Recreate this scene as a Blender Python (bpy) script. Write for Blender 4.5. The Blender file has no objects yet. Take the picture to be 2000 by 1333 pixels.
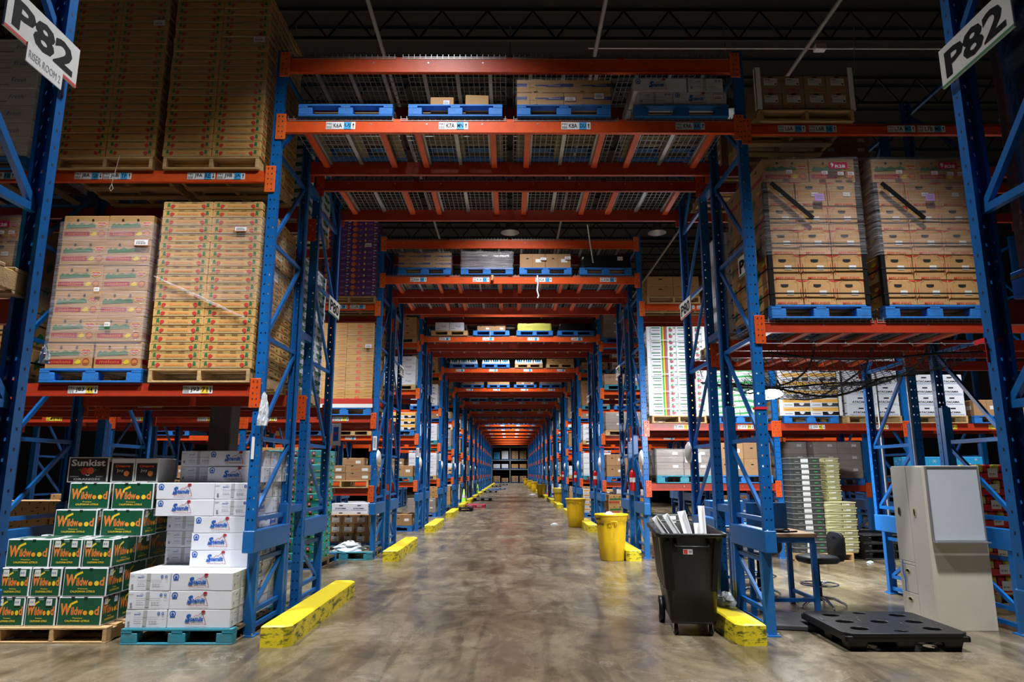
import bpy, math, random
from mathutils import Vector, Matrix
PI = math.pi
random.seed(7)
R = random.Random(11)
scene = bpy.context.scene
COL = scene.collection

# ------------------------------------------------------------------ camera, world, exposure
cam_d = bpy.data.cameras.new('camera')
cam_d.sensor_width = 36; cam_d.lens = 1341*36/2000
cam_d.clip_start = .05; cam_d.clip_end = 400
cam = bpy.data.objects.new('camera', cam_d); COL.objects.link(cam)
cam.location = (0, 0, 1.56)
cam.rotation_euler = (math.radians(90+10.85), 0, -0.0030)
scene.camera = cam
scene.view_settings.view_transform = 'Standard'
scene.view_settings.look = 'None'
scene.view_settings.gamma = 1
scene.view_settings.use_curve_mapping = False
scene.view_settings.exposure = 0.28
scene.cycles.diffuse_bounces = 2; scene.cycles.glossy_bounces = 3; scene.cycles.transparent_max_bounces = 16
w = bpy.data.worlds.new('world'); scene.world = w; w.use_nodes = True
w.node_tree.nodes['Background'].inputs[0].default_value = (.35, .5, .8, 1)
w.node_tree.nodes['Background'].inputs[1].default_value = .002

# ------------------------------------------------------------------ materials
MATS = {}
def mat(name, col, rough=.5, metal=0, noise=0, nscale=6, dark=None, rnd=0, spec=.5, emit=None, bump=0, bscale=40, stretch=(1,1,1), alpha=None):
    if name in MATS: return MATS[name]
    m = bpy.data.materials.new(name); m.use_nodes = True
    nt = m.node_tree; N = nt.nodes; L = nt.links
    b = N['Principled BSDF']
    b.inputs['Base Color'].default_value = (*col, 1)
    b.inputs['Roughness'].default_value = rough
    b.inputs['Metallic'].default_value = metal
    b.inputs['Specular IOR Level'].default_value = spec
    if noise or rnd or bump:
        tc = N.new('ShaderNodeTexCoord'); mp = N.new('ShaderNodeMapping')
        mp.inputs['Scale'].default_value = stretch
        L.new(tc.outputs['Object'], mp.inputs['Vector'])
        oi = N.new('ShaderNodeObjectInfo')
        add = N.new('ShaderNodeVectorMath'); add.operation = 'ADD'
        sc = N.new('ShaderNodeVectorMath'); sc.operation = 'SCALE'; sc.inputs['Scale'].default_value = 37
        cv = N.new('ShaderNodeCombineXYZ'); L.new(oi.outputs['Random'], cv.inputs[0]); L.new(oi.outputs['Random'], cv.inputs[1])
        L.new(cv.outputs[0], sc.inputs[0]); L.new(mp.outputs[0], add.inputs[0]); L.new(sc.outputs[0], add.inputs[1])
    if noise or rnd:
        nz = N.new('ShaderNodeTexNoise'); nz.inputs['Scale'].default_value = nscale; nz.inputs['Detail'].default_value = 4
        nz.inputs['Roughness'].default_value = .65
        L.new(add.outputs[0], nz.inputs['Vector'])
        rp = N.new('ShaderNodeMapRange'); rp.inputs[1].default_value = .42; rp.inputs[2].default_value = .68
        rp.inputs[3].default_value = 0; rp.inputs[4].default_value = noise
        L.new(nz.outputs['Fac'], rp.inputs[0])
        mx = N.new('ShaderNodeMix'); mx.data_type = 'RGBA'
        mx.inputs[6].default_value = (*col, 1)
        d = dark or tuple(c*.45 for c in col)
        mx.inputs[7].default_value = (*d, 1)
        L.new(rp.outputs[0], mx.inputs[0])
        out = mx.outputs[2]
        if rnd:
            hs = N.new('ShaderNodeHueSaturation')
            mr = N.new('ShaderNodeMapRange'); mr.inputs[3].default_value = 1-rnd; mr.inputs[4].default_value = 1+rnd
            L.new(oi.outputs['Random'], mr.inputs[0]); L.new(mr.outputs[0], hs.inputs['Value'])
            L.new(out, hs.inputs['Color']); out = hs.outputs[0]
        L.new(out, b.inputs['Base Color'])
    if bump:
        n2 = N.new('ShaderNodeTexNoise'); n2.inputs['Scale'].default_value = bscale; L.new(add.outputs[0], n2.inputs['Vector'])
        bp = N.new('ShaderNodeBump'); bp.inputs['Strength'].default_value = bump; bp.inputs['Distance'].default_value = .01
        L.new(n2.outputs['Fac'], bp.inputs['Height']); L.new(bp.outputs[0], b.inputs['Normal'])
    if emit:
        b.inputs['Emission Color'].default_value = (*col, 1); b.inputs['Emission Strength'].default_value = emit
    MATS[name] = m
    return m

BLUE = mat('blue paint', (.003, .125, .42), .36, 0, .4, 9, (.003, .075, .25), bump=.08)
BLUED = mat('scratched blue paint', (.004, .125, .42), .4, 0, .6, 14, (.03, .14, .30))
ORANGE = mat('orange paint', (.72, .085, .010), .38, 0, .35, 7, (.40, .035, .008), bump=.05)
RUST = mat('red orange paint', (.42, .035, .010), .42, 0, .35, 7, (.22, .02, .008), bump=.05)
ORANGE2 = mat('bright orange paint', (.85, .14, .02), .4, 0, .25, 20)
HOLE = mat('slot dark', (.004, .004, .006), .8)
BOLT = mat('zinc bolt', (.6, .62, .66), .3, .8)
GALV = mat('galvanised steel', (.46, .48, .5), .35, .6, .3, 12)
TAN = mat('kraft carton', (.50, .275, .10), .72, 0, .25, 5, (.36, .19, .07), rnd=.08, bump=.1, bscale=25)
TAN2 = mat('brown carton', (.36, .20, .09), .75, 0, .3, 5, (.25, .135, .06), rnd=.12, bump=.1, bscale=25)
TANY = mat('yellow tan carton', (.60, .34, .10), .7, 0, .25, 5, (.46, .24, .07), rnd=.07, bump=.1, bscale=25)
GREYTAN = mat('greyed carton', (.30, .25, .21), .7, 0, .35, 5, rnd=.15)
WHITEB = mat('white carton', (.74, .76, .82), .6, 0, .15, 4, (.6, .61, .66), rnd=.04, bump=.06, bscale=15)
OFFW = mat('off white sticker', (.72, .72, .70), .5)
PAPER = mat('white paper', (.8, .8, .8), .6)
BLACKP = mat('black print', (.008, .008, .009), .8, spec=.15)
GREENP = mat('green print', (.02, .16, .05), .6)
REDP = mat('red print', (.55, .03, .02), .6)
ORP = mat('orange print', (.78, .22, .04), .6)
BLUEP = mat('blue print', (.01, .10, .45), .6)
CRIM = mat('crimson print', (.40, .01, .03), .6)
YELP = mat('yellow print', (.85, .6, .03), .6)
GREYP = mat('grey print', (.25, .25, .28), .6)
LBLUE = mat('light blue label', (.06, .42, .82), .5)
LYEL = mat('yellow label', (.85, .62, .05), .5)
DGREEN = mat('dark green carton', (.004, .085, .038), .45, 0, .2, 6, rnd=.06)
BLACKC = mat('black carton', (.015, .014, .016), .5)
WOODG = mat('weathered pallet wood', (.22, .155, .09), .85, 0, .6, 4, (.10, .07, .04), rnd=.12, stretch=(1, 8, 8))
WOOD = mat('pallet wood', (.58, .38, .17), .75, 0, .6, 3, (.30, .18, .08), rnd=.12, stretch=(1, 8, 8), bump=.3, bscale=20)
BPAL = mat('blue pallet paint', (.01, .17, .56), .65, 0, .5, 8, (.02, .09, .26), rnd=.1, bump=.25, bscale=20)
TPAL = mat('teal pallet paint', (.02, .26, .36), .65, 0, .6, 8, (.10, .16, .17), rnd=.08, bump=.25, bscale=20)
RPAL = mat('red pallet paint', (.42, .02, .05), .6, 0, .3, 8)
BLKPL = mat('black plastic', (.0055, .006, .007), .40, 0, .4, 12, (.012, .012, .013), bump=.06, spec=.4)
CONC = mat('column concrete', (.16, .155, .15), .85, 0, .5, 5, bump=.3)
YPLAS = mat('yellow plastic', (.92, .58, .01), .42, 0, .45, 7, (.48, .24, .01), stretch=(1, 1, .3))
CHROME = mat('chrome', (.75, .76, .78), .12, 1)
WHITEM = mat('white plastic', (.8, .8, .82), .4)
CREAM = mat('cream laminate', (.60, .56, .47), .5, 0, .25, 3, (.50, .46, .38))
BOARD = mat('whiteboard surface', (.52, .55, .60), .25, 0, .3, 2.5, (.42, .45, .5))
ALU = mat('aluminium', (.38, .39, .41), .35, .7)
MAPLE = mat('butcher block', (.50, .30, .15), .5, 0, .6, 3, (.33, .18, .08), stretch=(1, 14, 14))
PURPLE = mat('purple carton', (.12, .022, .25), .5, rnd=.1)
TEALC = mat('teal carton', (.01, .42, .46), .55, rnd=.1)
LGREEN = mat('bright green print', (.03, .33, .07), .6)
REDC = mat('red tray', (.60, .02, .03), .45)
SKYC = mat('snowflake blue carton', (.02, .30, .62), .5)
YCRATE = mat('pale yellow crate', (.58, .55, .30), .4, 0, .2, 6, rnd=.05)
DCRATE = mat('dark crate', (.045, .05, .045), .45, rnd=.2)
BAGG = mat('green bag film', (.06, .45, .08), .3, rnd=.1)
LIME = mat('lime cone', (.30, .75, .03), .5)
CONEO = mat('orange cone', (.85, .06, .01), .5)
FIRER = mat('extinguisher red', (.6, .01, .01), .3)
GOLD = mat('amber print', (.80, .42, .06), .6)
LILAC = mat('lilac sticker', (.42, .25, .6), .6)
MAG = mat('magenta tag', (.45, .01, .08), .6)
GREYR = mat('grey rack steel', (.34, .36, .37), .45, .2)
BLKWRAP = mat('black wrapped goods', (.012, .013, .016), .25, bump=.6, bscale=18)
ROPE = mat('white cord', (.55, .53, .48), .8)
YCARD = mat('lime goods', (.55, .55, .08), .5, rnd=.1)

def curb_mat():
    m = bpy.data.materials.new('chipped yellow paint'); m.use_nodes = True
    nt = m.node_tree; N = nt.nodes; L = nt.links; b = N['Principled BSDF']
    tc = N.new('ShaderNodeTexCoord'); mp = N.new('ShaderNodeMapping'); mp.inputs['Scale'].default_value = (2.5, 2.5, 9)
    L.new(tc.outputs['Object'], mp.inputs[0])
    nz = N.new('ShaderNodeTexNoise'); nz.inputs['Scale'].default_value = 2.2; nz.inputs['Detail'].default_value = 8; nz.inputs['Roughness'].default_value = .75
    L.new(mp.outputs[0], nz.inputs['Vector'])
    # scrapes collect on the upright faces
    ge = N.new('ShaderNodeNewGeometry'); sx = N.new('ShaderNodeSeparateXYZ'); L.new(ge.outputs['Normal'], sx.inputs[0])
    ab = N.new('ShaderNodeMath'); ab.operation = 'ABSOLUTE'; L.new(sx.outputs['Z'], ab.inputs[0])
    mr0 = N.new('ShaderNodeMapRange'); mr0.inputs[3].default_value = .0; mr0.inputs[4].default_value = -.14; L.new(ab.outputs[0], mr0.inputs[0])
    su = N.new('ShaderNodeMath'); su.operation = 'ADD'; L.new(nz.outputs['Fac'], su.inputs[0]); L.new(mr0.outputs[0], su.inputs[1])
    mr = N.new('ShaderNodeMapRange'); mr.inputs[1].default_value = .50; mr.inputs[2].default_value = .57; L.new(su.outputs[0], mr.inputs[0])
    mx = N.new('ShaderNodeMix'); mx.data_type = 'RGBA'; mx.inputs[6].default_value = (.86, .68, .02, 1); mx.inputs[7].default_value = (.11, .12, .02, 1)
    L.new(mr.outputs[0], mx.inputs[0]); L.new(mx.outputs[2], b.inputs['Base Color'])
    b.inputs['Roughness'].default_value = .45
    return m
CURB = curb_mat()

def film_mat(name, lo, hi, rough=.18, col=(.9, .88, .9), zs=55):
    m = bpy.data.materials.new(name); m.use_nodes = True
    nt = m.node_tree; N = nt.nodes; L = nt.links; b = N['Principled BSDF']; out = N['Material Output']
    b.inputs['Base Color'].default_value = (*col, 1); b.inputs['Roughness'].default_value = rough
    tc = N.new('ShaderNodeTexCoord'); mp = N.new('ShaderNodeMapping'); mp.inputs['Scale'].default_value = (1.6, 1.6, zs)
    mp.inputs['Rotation'].default_value = (0, .1, 0)
    L.new(tc.outputs['Object'], mp.inputs[0])
    nz = N.new('ShaderNodeTexNoise'); nz.inputs['Scale'].default_value = 1; nz.inputs['Detail'].default_value = 6; nz.inputs['Distortion'].default_value = 1.2
    L.new(mp.outputs[0], nz.inputs['Vector'])
    mr = N.new('ShaderNodeMapRange'); mr.inputs[1].default_value = .35; mr.inputs[2].default_value = .75; mr.inputs[3].default_value = lo; mr.inputs[4].default_value = hi
    L.new(nz.outputs['Fac'], mr.inputs[0])
    tr = N.new('ShaderNodeBsdfTransparent'); ms = N.new('ShaderNodeMixShader')
    bp = N.new('ShaderNodeBump'); bp.inputs['Strength'].default_value = .5; bp.inputs['Distance'].default_value = .02
    L.new(nz.outputs['Fac'], bp.inputs['Height']); L.new(bp.outputs[0], b.inputs['Normal'])
    L.new(mr.outputs[0], ms.inputs[0]); L.new(tr.outputs[0], ms.inputs[1]); L.new(b.outputs[0], ms.inputs[2])
    L.new(ms.outputs[0], out.inputs['Surface'])
    return m
FILM = film_mat('stretch film', .03, .34, .15, (.62, .58, .60))
FILMH = film_mat('thick stretch film', .10, .50, .15, (.62, .57, .60))
FILML = film_mat('thin stretch film', .01, .20, .15, (.6, .58, .6))

def floor_mat():
    m = bpy.data.materials.new('sealed concrete floor'); m.use_nodes = True
    nt = m.node_tree; N = nt.nodes; L = nt.links; b = N['Principled BSDF']
    tc = N.new('ShaderNodeTexCoord')
    def nz(sc, det, dist, st=(1, 1, 1), ro=.6):
        mp = N.new('ShaderNodeMapping'); mp.inputs['Scale'].default_value = st; L.new(tc.outputs['Object'], mp.inputs[0])
        n = N.new('ShaderNodeTexNoise'); n.inputs['Scale'].default_value = sc; n.inputs['Detail'].default_value = det
        n.inputs['Distortion'].default_value = dist; n.inputs['Roughness'].default_value = ro; L.new(mp.outputs[0], n.inputs['Vector']); return n
    a = nz(.7, 8, .6); c = nz(1.6, 10, 1.1, (1, .55, 1), .68); d = nz(.8, 9, 2.6, (.45, 1, 1), .62); e = nz(30, 4, 0)
    def ramp(src, p):
        r = N.new('ShaderNodeValToRGB'); r.color_ramp.elements[0].position = p[0][0]; r.color_ramp.elements[0].color = (*p[0][1], 1)
        r.color_ramp.elements[1].position = p[-1][0]; r.color_ramp.elements[1].color = (*p[-1][1], 1)
        for q in p[1:-1]:
            el = r.color_ramp.elements.new(q[0]); el.color = (*q[1], 1)
        L.new(src.outputs['Fac'], r.inputs[0]); return r
    r1 = ramp(a, [(.3, (.125, .095, .052)), (.5, (.185, .148, .092)), (.7, (.24, .205, .14))])
    r2 = ramp(c, [(.34, (.55, .55, .55)), (.52, (.95, .95, .95)), (.72, (1.3, 1.3, 1.3))])
    r3 = ramp(d, [(.585, (0, 0, 0)), (.60, (.30, .30, .30)), (.615, (0, 0, 0))])
    m1 = N.new('ShaderNodeMix'); m1.data_type = 'RGBA'; m1.blend_type = 'MULTIPLY'; m1.inputs[0].default_value = 1
    L.new(r1.outputs[0], m1.inputs[6]); L.new(r2.outputs[0], m1.inputs[7])
    m2 = N.new('ShaderNodeMix'); m2.data_type = 'RGBA'; m2.blend_type = 'MIX'; L.new(r3.outputs[0], m2.inputs[0])
    L.new(m1.outputs[2], m2.inputs[6]); m2.inputs[7].default_value = (.38, .36, .32, 1)
    g = nz(5.5, 8, .8, (1, .7, 1), .75); t = nz(.9, 6, 1.4, (2.6, .35, 1), .55)
    r4 = ramp(g, [(.36, (.72, .72, .72)), (.5, (1, 1, 1)), (.66, (1.12, 1.12, 1.12))]); r5 = ramp(t, [(.40, (.60, .59, .57)), (.50, (1, 1, 1)), (.62, (1.05, 1.05, 1.05))])
    m3 = N.new('ShaderNodeMix'); m3.data_type = 'RGBA'; m3.blend_type = 'MULTIPLY'; m3.inputs[0].default_value = 1; L.new(m2.outputs[2], m3.inputs[6]); L.new(r4.outputs[0], m3.inputs[7])
    m4 = N.new('ShaderNodeMix'); m4.data_type = 'RGBA'; m4.blend_type = 'MULTIPLY'; m4.inputs[0].default_value = .8; L.new(m3.outputs[2], m4.inputs[6]); L.new(r5.outputs[0], m4.inputs[7])
    L.new(m4.outputs[2], b.inputs['Base Color'])
    mr = N.new('ShaderNodeMapRange'); mr.inputs[1].default_value = .3; mr.inputs[2].default_value = .7; mr.inputs[3].default_value = .14; mr.inputs[4].default_value = .36
    L.new(c.outputs['Fac'], mr.inputs[0]); L.new(mr.outputs[0], b.inputs['Roughness'])
    bp = N.new('ShaderNodeBump'); bp.inputs['Strength'].default_value = .06; bp.inputs['Distance'].default_value = .01
    L.new(e.outputs['Fac'], bp.inputs['Height']); L.new(bp.outputs[0], b.inputs['Normal'])
    b.inputs['Specular IOR Level'].default_value = .5
    return m

# ------------------------------------------------------------------ text cache
TX = {}
def textgeo(s, bold=0.0, shear=0.0):
    key = (s, bold, shear)
    if key in TX: return TX[key]
    cu = bpy.data.curves.new('lettering', 'FONT'); cu.body = s; cu.size = 1; cu.offset = bold; cu.shear = shear; cu.resolution_u = 2
    ob = bpy.data.objects.new('lettering', cu)
    me = bpy.data.meshes.new_from_object(ob)
    vs = [(v.co.x, v.co.y) for v in me.vertices]; fs = [tuple(p.vertices) for p in me.polygons]
    bpy.data.objects.remove(ob); bpy.data.curves.remove(cu); bpy.data.meshes.remove(me)
    x0 = min(v[0] for v in vs); x1 = max(v[0] for v in vs); y0 = min(v[1] for v in vs); y1 = max(v[1] for v in vs)
    vs = [((x-x0), (y-y0)) for x, y in vs]
    TX[key] = (vs, fs, x1-x0, y1-y0)
    return TX[key]

# ------------------------------------------------------------------ mesh builder
class MB:
    def __init__(s): s.v = []; s.f = []; s.m = []; s.mats = []; s.sm = []
    def mi(s, m):
        if m not in s.mats: s.mats.append(m)
        return s.mats.index(m)
    def add(s, vs, fs, m, smooth=False):
        o = len(s.v); i = s.mi(m); s.v.extend(vs)
        for f in fs: s.f.append(tuple(o+k for k in f)); s.m.append(i); s.sm.append(smooth)
        return s
    def box(s, x0, x1, y0, y1, z0, z1, m):
        if x0 > x1: x0, x1 = x1, x0
        if y0 > y1: y0, y1 = y1, y0
        vs = [(x0,y0,z0),(x1,y0,z0),(x1,y1,z0),(x0,y1,z0),(x0,y0,z1),(x1,y0,z1),(x1,y1,z1),(x0,y1,z1)]
        return s.add(vs, [(0,3,2,1),(4,5,6,7),(0,1,5,4),(1,2,6,5),(2,3,7,6),(3,0,4,7)], m)
    def cbox(s, x0, x1, y0, y1, z0, z1, c, m, smooth=False):
        vs = []; idx = {}
        X = (x0, x1); Y = (y0, y1); Z = (z0, z1)
        for i in (0,1):
            for j in (0,1):
                for k in (0,1):
                    sx = c if i == 0 else -c; sy = c if j == 0 else -c; sz = c if k == 0 else -c
                    for a, p in (('x',(X[i], Y[j]+sy, Z[k]+sz)),('y',(X[i]+sx, Y[j], Z[k]+sz)),('z',(X[i]+sx, Y[j]+sy, Z[k]))):
                        idx[(a,i,j,k)] = len(vs); vs.append(p)
        g = lambda a,i,j,k: idx[(a,i,j,k)]
        F = [(g('x',0,0,0),g('x',0,0,1),g('x',0,1,1),g('x',0,1,0)),(g('x',1,0,0),g('x',1,1,0),g('x',1,1,1),g('x',1,0,1)),
             (g('y',0,0,0),g('y',1,0,0),g('y',1,0,1),g('y',0,0,1)),(g('y',0,1,0),g('y',0,1,1),g('y',1,1,1),g('y',1,1,0)),
             (g('z',0,0,0),g('z',0,1,0),g('z',1,1,0),g('z',1,0,0)),(g('z',0,0,1),g('z',1,0,1),g('z',1,1,1),g('z',0,1,1))]
        for j in (0,1):
            for k in (0,1):
                F.append((g('y',0,j,k),g('y',1,j,k),g('z',1,j,k),g('z',0,j,k)))
                F.append((g('x',j,0,k),g('x',j,1,k),g('z',j,1,k),g('z',j,0,k)))
                F.append((g('x',j,k,0),g('x',j,k,1),g('y',j,k,1),g('y',j,k,0)))
        for i in (0,1):
            for j in (0,1):
                for k in (0,1): F.append((g('x',i,j,k),g('y',i,j,k),g('z',i,j,k)))
        # fix winding away from centre
        cx = Vector(((x0+x1)/2,(y0+y1)/2,(z0+z1)/2)); G = []
        for f in F:
            p = [Vector(vs[q]) for q in f]; n = (p[1]-p[0]).cross(p[2]-p[0]); ce = sum(p, Vector())/len(p)
            G.append(f if n.dot(ce-cx) > 0 else tuple(reversed(f)))
        return s.add(vs, G, m, smooth)
    def bar(s, p0, p1, w, t, m, up=(0,0,1)):
        p0 = Vector(p0); p1 = Vector(p1); d = (p1-p0).normalized(); u = Vector(up)
        a = d.cross(u)
        if a.length < 1e-4: a = d.cross(Vector((1,0,0)))
        a.normalize(); b = a.cross(d).normalized()
        a *= w/2; b *= t/2
        vs = [tuple(p+sa*a+sb*b) for p in (p0, p1) for sa, sb in ((-1,-1),(1,-1),(1,1),(-1,1))]
        return s.add(vs, [(0,1,2,3),(7,6,5,4),(0,4,5,1),(1,5,6,2),(2,6,7,3),(3,7,4,0)], m)
    def tube(s, pts, r, m, n=8, closed=False, cap=True):
        pts = [Vector(p) for p in pts]; N = len(pts); vs = []; fs = []
        rr = r if isinstance(r, (list, tuple)) else [r]*N
        prev = None
        for i, p in enumerate(pts):
            if closed: d = pts[(i+1) % N]-pts[i-1]
            else: d = pts[min(i+1, N-1)]-pts[max(i-1, 0)]
            d.normalize()
            if prev is None:
                a = d.cross(Vector((0,0,1)))
                if a.length < .05: a = d.cross(Vector((1,0,0)))
            else: a = prev-d*prev.dot(d)
            a.normalize(); prev = a; b = d.cross(a)
            for k in range(n):
                t = 2*PI*k/n; vs.append(tuple(p+(a*math.cos(t)+b*math.sin(t))*rr[i]))
        for i in range(N if closed else N-1):
            j = (i+1) % N
            for k in range(n): fs.append((i*n+k, i*n+(k+1) % n, j*n+(k+1) % n, j*n+k))
        s.add(vs, fs, m, True)
        if cap and not closed:
            s.add(vs[:n], [tuple(reversed(range(n)))], m); s.add(vs[-n:], [tuple(range(n))], m)
        return s
    def lathe(s, prof, m, c=(0,0,0), n=24, smooth=True, sx=1, sy=1):
        vs = []; fs = []
        for r, z in prof:
            for k in range(n):
                t = 2*PI*k/n; vs.append((c[0]+r*math.cos(t)*sx, c[1]+r*math.sin(t)*sy, c[2]+z))
        for i in range(len(prof)-1):
            for k in range(n): fs.append((i*n+k, i*n+(k+1) % n, (i+1)*n+(k+1) % n, (i+1)*n+k))
        return s.add(vs, fs, m, smooth)
    def face(s, o, ux, uy): return Face(s, o, ux, uy)
    def mesh(s, name):
        me = bpy.data.meshes.new(name); me.from_pydata(s.v, [], s.f)
        for m in s.mats: me.materials.append(m)
        me.polygons.foreach_set('material_index', s.m); me.polygons.foreach_set('use_smooth', s.sm); me.update()
        return me
    def obj(s, name, parent=None, loc=None):
        o = bpy.data.objects.new(name, s.mesh(name)); COL.objects.link(o)
        if loc: o.location = loc
        if parent: o.parent = parent
        return o
class Face:
    """decals on a plane: o = lower-left corner, ux/uy in-plane unit axes"""
    def __init__(s, mb, o, ux, uy):
        s.mb = mb; s.o = Vector(o); s.x = Vector(ux); s.y = Vector(uy); s.n = s.x.cross(s.y); s.e = .0008
    def P(s, u, v): return tuple(s.o+s.x*u+s.y*v+s.n*s.e)
    def nxt(s): s.e += .0004
    def poly(s, pts, m):
        a = sum(pts[i][0]*pts[(i+1) % len(pts)][1]-pts[(i+1) % len(pts)][0]*pts[i][1] for i in range(len(pts)))
        if a < 0: pts = pts[::-1]
        s.mb.add([s.P(*p) for p in pts], [tuple(range(len(pts)))], m); s.nxt(); return s
    def rect(s, u0, v0, u1, v1, m): return s.poly([(u0,v0),(u1,v0),(u1,v1),(u0,v1)], m)
    def ell(s, cu, cv, ru, rv, m, n=16): return s.poly([(cu+ru*math.cos(2*PI*k/n), cv+rv*math.sin(2*PI*k/n)) for k in range(n)], m)
    def ring(s, cu, cv, r0, r1, m, n=20):
        vs = [s.P(cu+r*math.cos(2*PI*k/n), cv+r*math.sin(2*PI*k/n)) for r in (r0, r1) for k in range(n)]
        s.mb.add(vs, [(k, n+k, n+(k+1) % n, (k+1) % n) for k in range(n)], m); s.nxt(); return s
    def line(s, pts, w, m):
        for (a, b), (c, d) in zip(pts, pts[1:]):
            L = math.hypot(c-a, d-b) or 1; nx, ny = -(d-b)/L*w/2, (c-a)/L*w/2
            s.poly([(a-nx,b-ny),(c-nx,d-ny),(c+nx,d+ny),(a+nx,b+ny)], m); s.e -= .0004
        s.nxt(); return s
    def text(s, t, u, v, h, m, w=None, al='c', bold=0.0, shear=0.0):
        vs, fs, W, H = textgeo(t, bold, shear)
        ky = h/H; kx = (w/W) if w else ky
        off = {'c': -W*kx/2, 'l': 0, 'r': -W*kx}[al]
        s.mb.add([s.P(u+off+x*kx, v+y*ky) for x, y in vs], fs, m); s.nxt(); return s
    def bars(s, u0, v0, u1, v1, m, n=9):
        for i in range(n):
            a = u0+(u1-u0)*(i+.1)/n; s.rect(a, v0, a+(u1-u0)/n*(.35+.3*(i % 3 == 0)), v1, m); s.e -= .0004
        s.nxt(); return s
def faces(mb, w, d, h):
    """decal faces of a box centred on x,y with its base at z=0"""
    return {'F': mb.face((-w/2,-d/2,0),(1,0,0),(0,0,1)), 'B': mb.face((w/2,d/2,0),(-1,0,0),(0,0,1)),
            'R': mb.face((w/2,-d/2,0),(0,1,0),(0,0,1)), 'L': mb.face((-w/2,d/2,0),(0,-1,0),(0,0,1)),
            'T': mb.face((-w/2,-d/2,h),(1,0,0),(0,1,0))}

def setp(o, label=None, cat=None, group=None, kind=None):
    if label: o['label'] = label
    if cat: o['category'] = cat
    if group: o['group'] = group
    if kind: o['kind'] = kind
    return o
def link(name, mesh, loc=(0,0,0), rz=0, parent=None, rot=None):
    o = bpy.data.objects.new(name, mesh); COL.objects.link(o); o.location = loc
    o.rotation_euler = rot if rot else (0, 0, rz)
    if parent: o.parent = parent
    return o
def empty(name, loc=(0,0,0), rz=0, label=None, cat=None, group=None):
    o = bpy.data.objects.new(name, None); COL.objects.link(o); o.location = loc; o.rotation_euler = (0,0,rz)
    o.empty_display_size = .1
    return setp(o, label, cat, group)
ORD = ['bottom','second','third','fourth','fifth','sixth','seventh','eighth','ninth','tenth','eleventh','twelfth','thirteenth','fourteenth','fifteenth','sixteenth','seventeenth','eighteenth','nineteenth','twentieth','twenty-first','twenty-second','twenty-third','twenty-fourth']
ROWN = ['nearest','first','second','third','fourth','fifth','sixth','seventh','eighth','ninth','tenth','eleventh','twelfth','thirteenth','fourteenth','fifteenth','last']   # index k+1

# ------------------------------------------------------------------ setting
Y0 = 6.93; PITCH = 6.1; NR = 15
def rowy(k): return Y0+PITCH*k
mb = MB(); mb.box(-26, 26, -6, 122, -.2, 0, floor_mat()); setp(mb.obj('floor'), kind='structure')
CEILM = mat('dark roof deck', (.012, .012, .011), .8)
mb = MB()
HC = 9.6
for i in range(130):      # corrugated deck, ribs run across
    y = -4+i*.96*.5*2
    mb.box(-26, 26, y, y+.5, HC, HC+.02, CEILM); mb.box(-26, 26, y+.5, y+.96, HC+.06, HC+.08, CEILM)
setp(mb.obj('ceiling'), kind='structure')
WALLM = mat('dark wall panel', (.12, .12, .12), .8)
for nm, a in (('wall_left', (-26.2, -26, -6, 122, 0, HC+.1)), ('wall_right', (26, 26.2, -6, 122, 0, HC+.1)), ('wall_back', (-26.2, 26.2, 122, 122.2, 0, HC+.1)), ('wall_front', (-26.2, 26.2, -6.2, -6, 0, HC+.1))):
    mb = MB(); mb.box(*a, WALLM); setp(mb.obj(nm), kind='structure')
# roof joists: open web, across the aisles
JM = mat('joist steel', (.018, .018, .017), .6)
mb = MB()
mb.box(-25.9, 25.9, -.03, .03, HC-.06, HC, JM); mb.box(-25.9, 25.9, -.03, .03, HC-.62, HC-.56, JM)
for i in range(64):
    x = -25.6+i*.8
    mb.bar((x, 0, HC-.58), (x+.4, 0, HC-.04), .03, .03, JM); mb.bar((x+.4, 0, HC-.04), (x+.8, 0, HC-.58), .03, .03, JM)
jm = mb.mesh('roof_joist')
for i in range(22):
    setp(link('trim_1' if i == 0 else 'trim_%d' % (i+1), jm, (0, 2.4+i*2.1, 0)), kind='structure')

# ------------------------------------------------------------------ lamps of the aisles
def highbay(x, y, z, power, size=150, where='', col=(.97, .98, 1), soft=.2):
    r = empty('high_bay_lamp', (x, y, z), label='high bay lamp hanging %s' % where, cat='lamp')
    m = MB(); m.lathe([(.02, .28), (.10, .27), (.12, .16), (.24, .02), (.25, 0), (.235, 0), (.11, .15), (.0, .15)], ALU)
    m.obj('reflector', r)
    m = MB(); m.tube([(0,0,.27), (0,0,HC-z-.05)], .012, ALU, 6); m.obj('hanger', r)
    ld = bpy.data.lights.new('high_bay_bulb', 'SPOT'); ld.energy = power; ld.color = col
    ld.spot_size = math.radians(size); ld.spot_blend = 1; ld.shadow_soft_size = soft
    lo = bpy.data.objects.new('bulb', ld); COL.objects.link(lo); lo.parent = r; lo.location = (0, 0, -.02)
    return r
LAMPX = {-1: [(-8.2,'far left'), (-3.9,'left'), (-.9,'centre'), (3.7,'right'), (8.4,'far right')]}
for k in range(-1, NR+1):
    yc = rowy(k)+2.74+1.55
    if k <= 3: xs = LAMPX.get(k, [(-9.0,'far left'), (-3.9,'left'), (0,'centre'), (3.9,'right'), (9.0,'far right')])
    elif k <= 6: xs = [(-3.4,'left'), (3.4,'right')]
    else: xs = [(0,'centre')]
    for x, sd in xs:
        if sd == 'centre': p, c = (1700 if k < 1 else 2300 if k <= 3 else 3200), 104
        else: p, c = (3300 if k <= 3 else 4500), 66
        if k > 9: p = 2600
        highbay(x, yc, 7.8, p, c, '%s, above the aisle behind %s rack row' % (sd, ROWN[k+1]))

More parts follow.
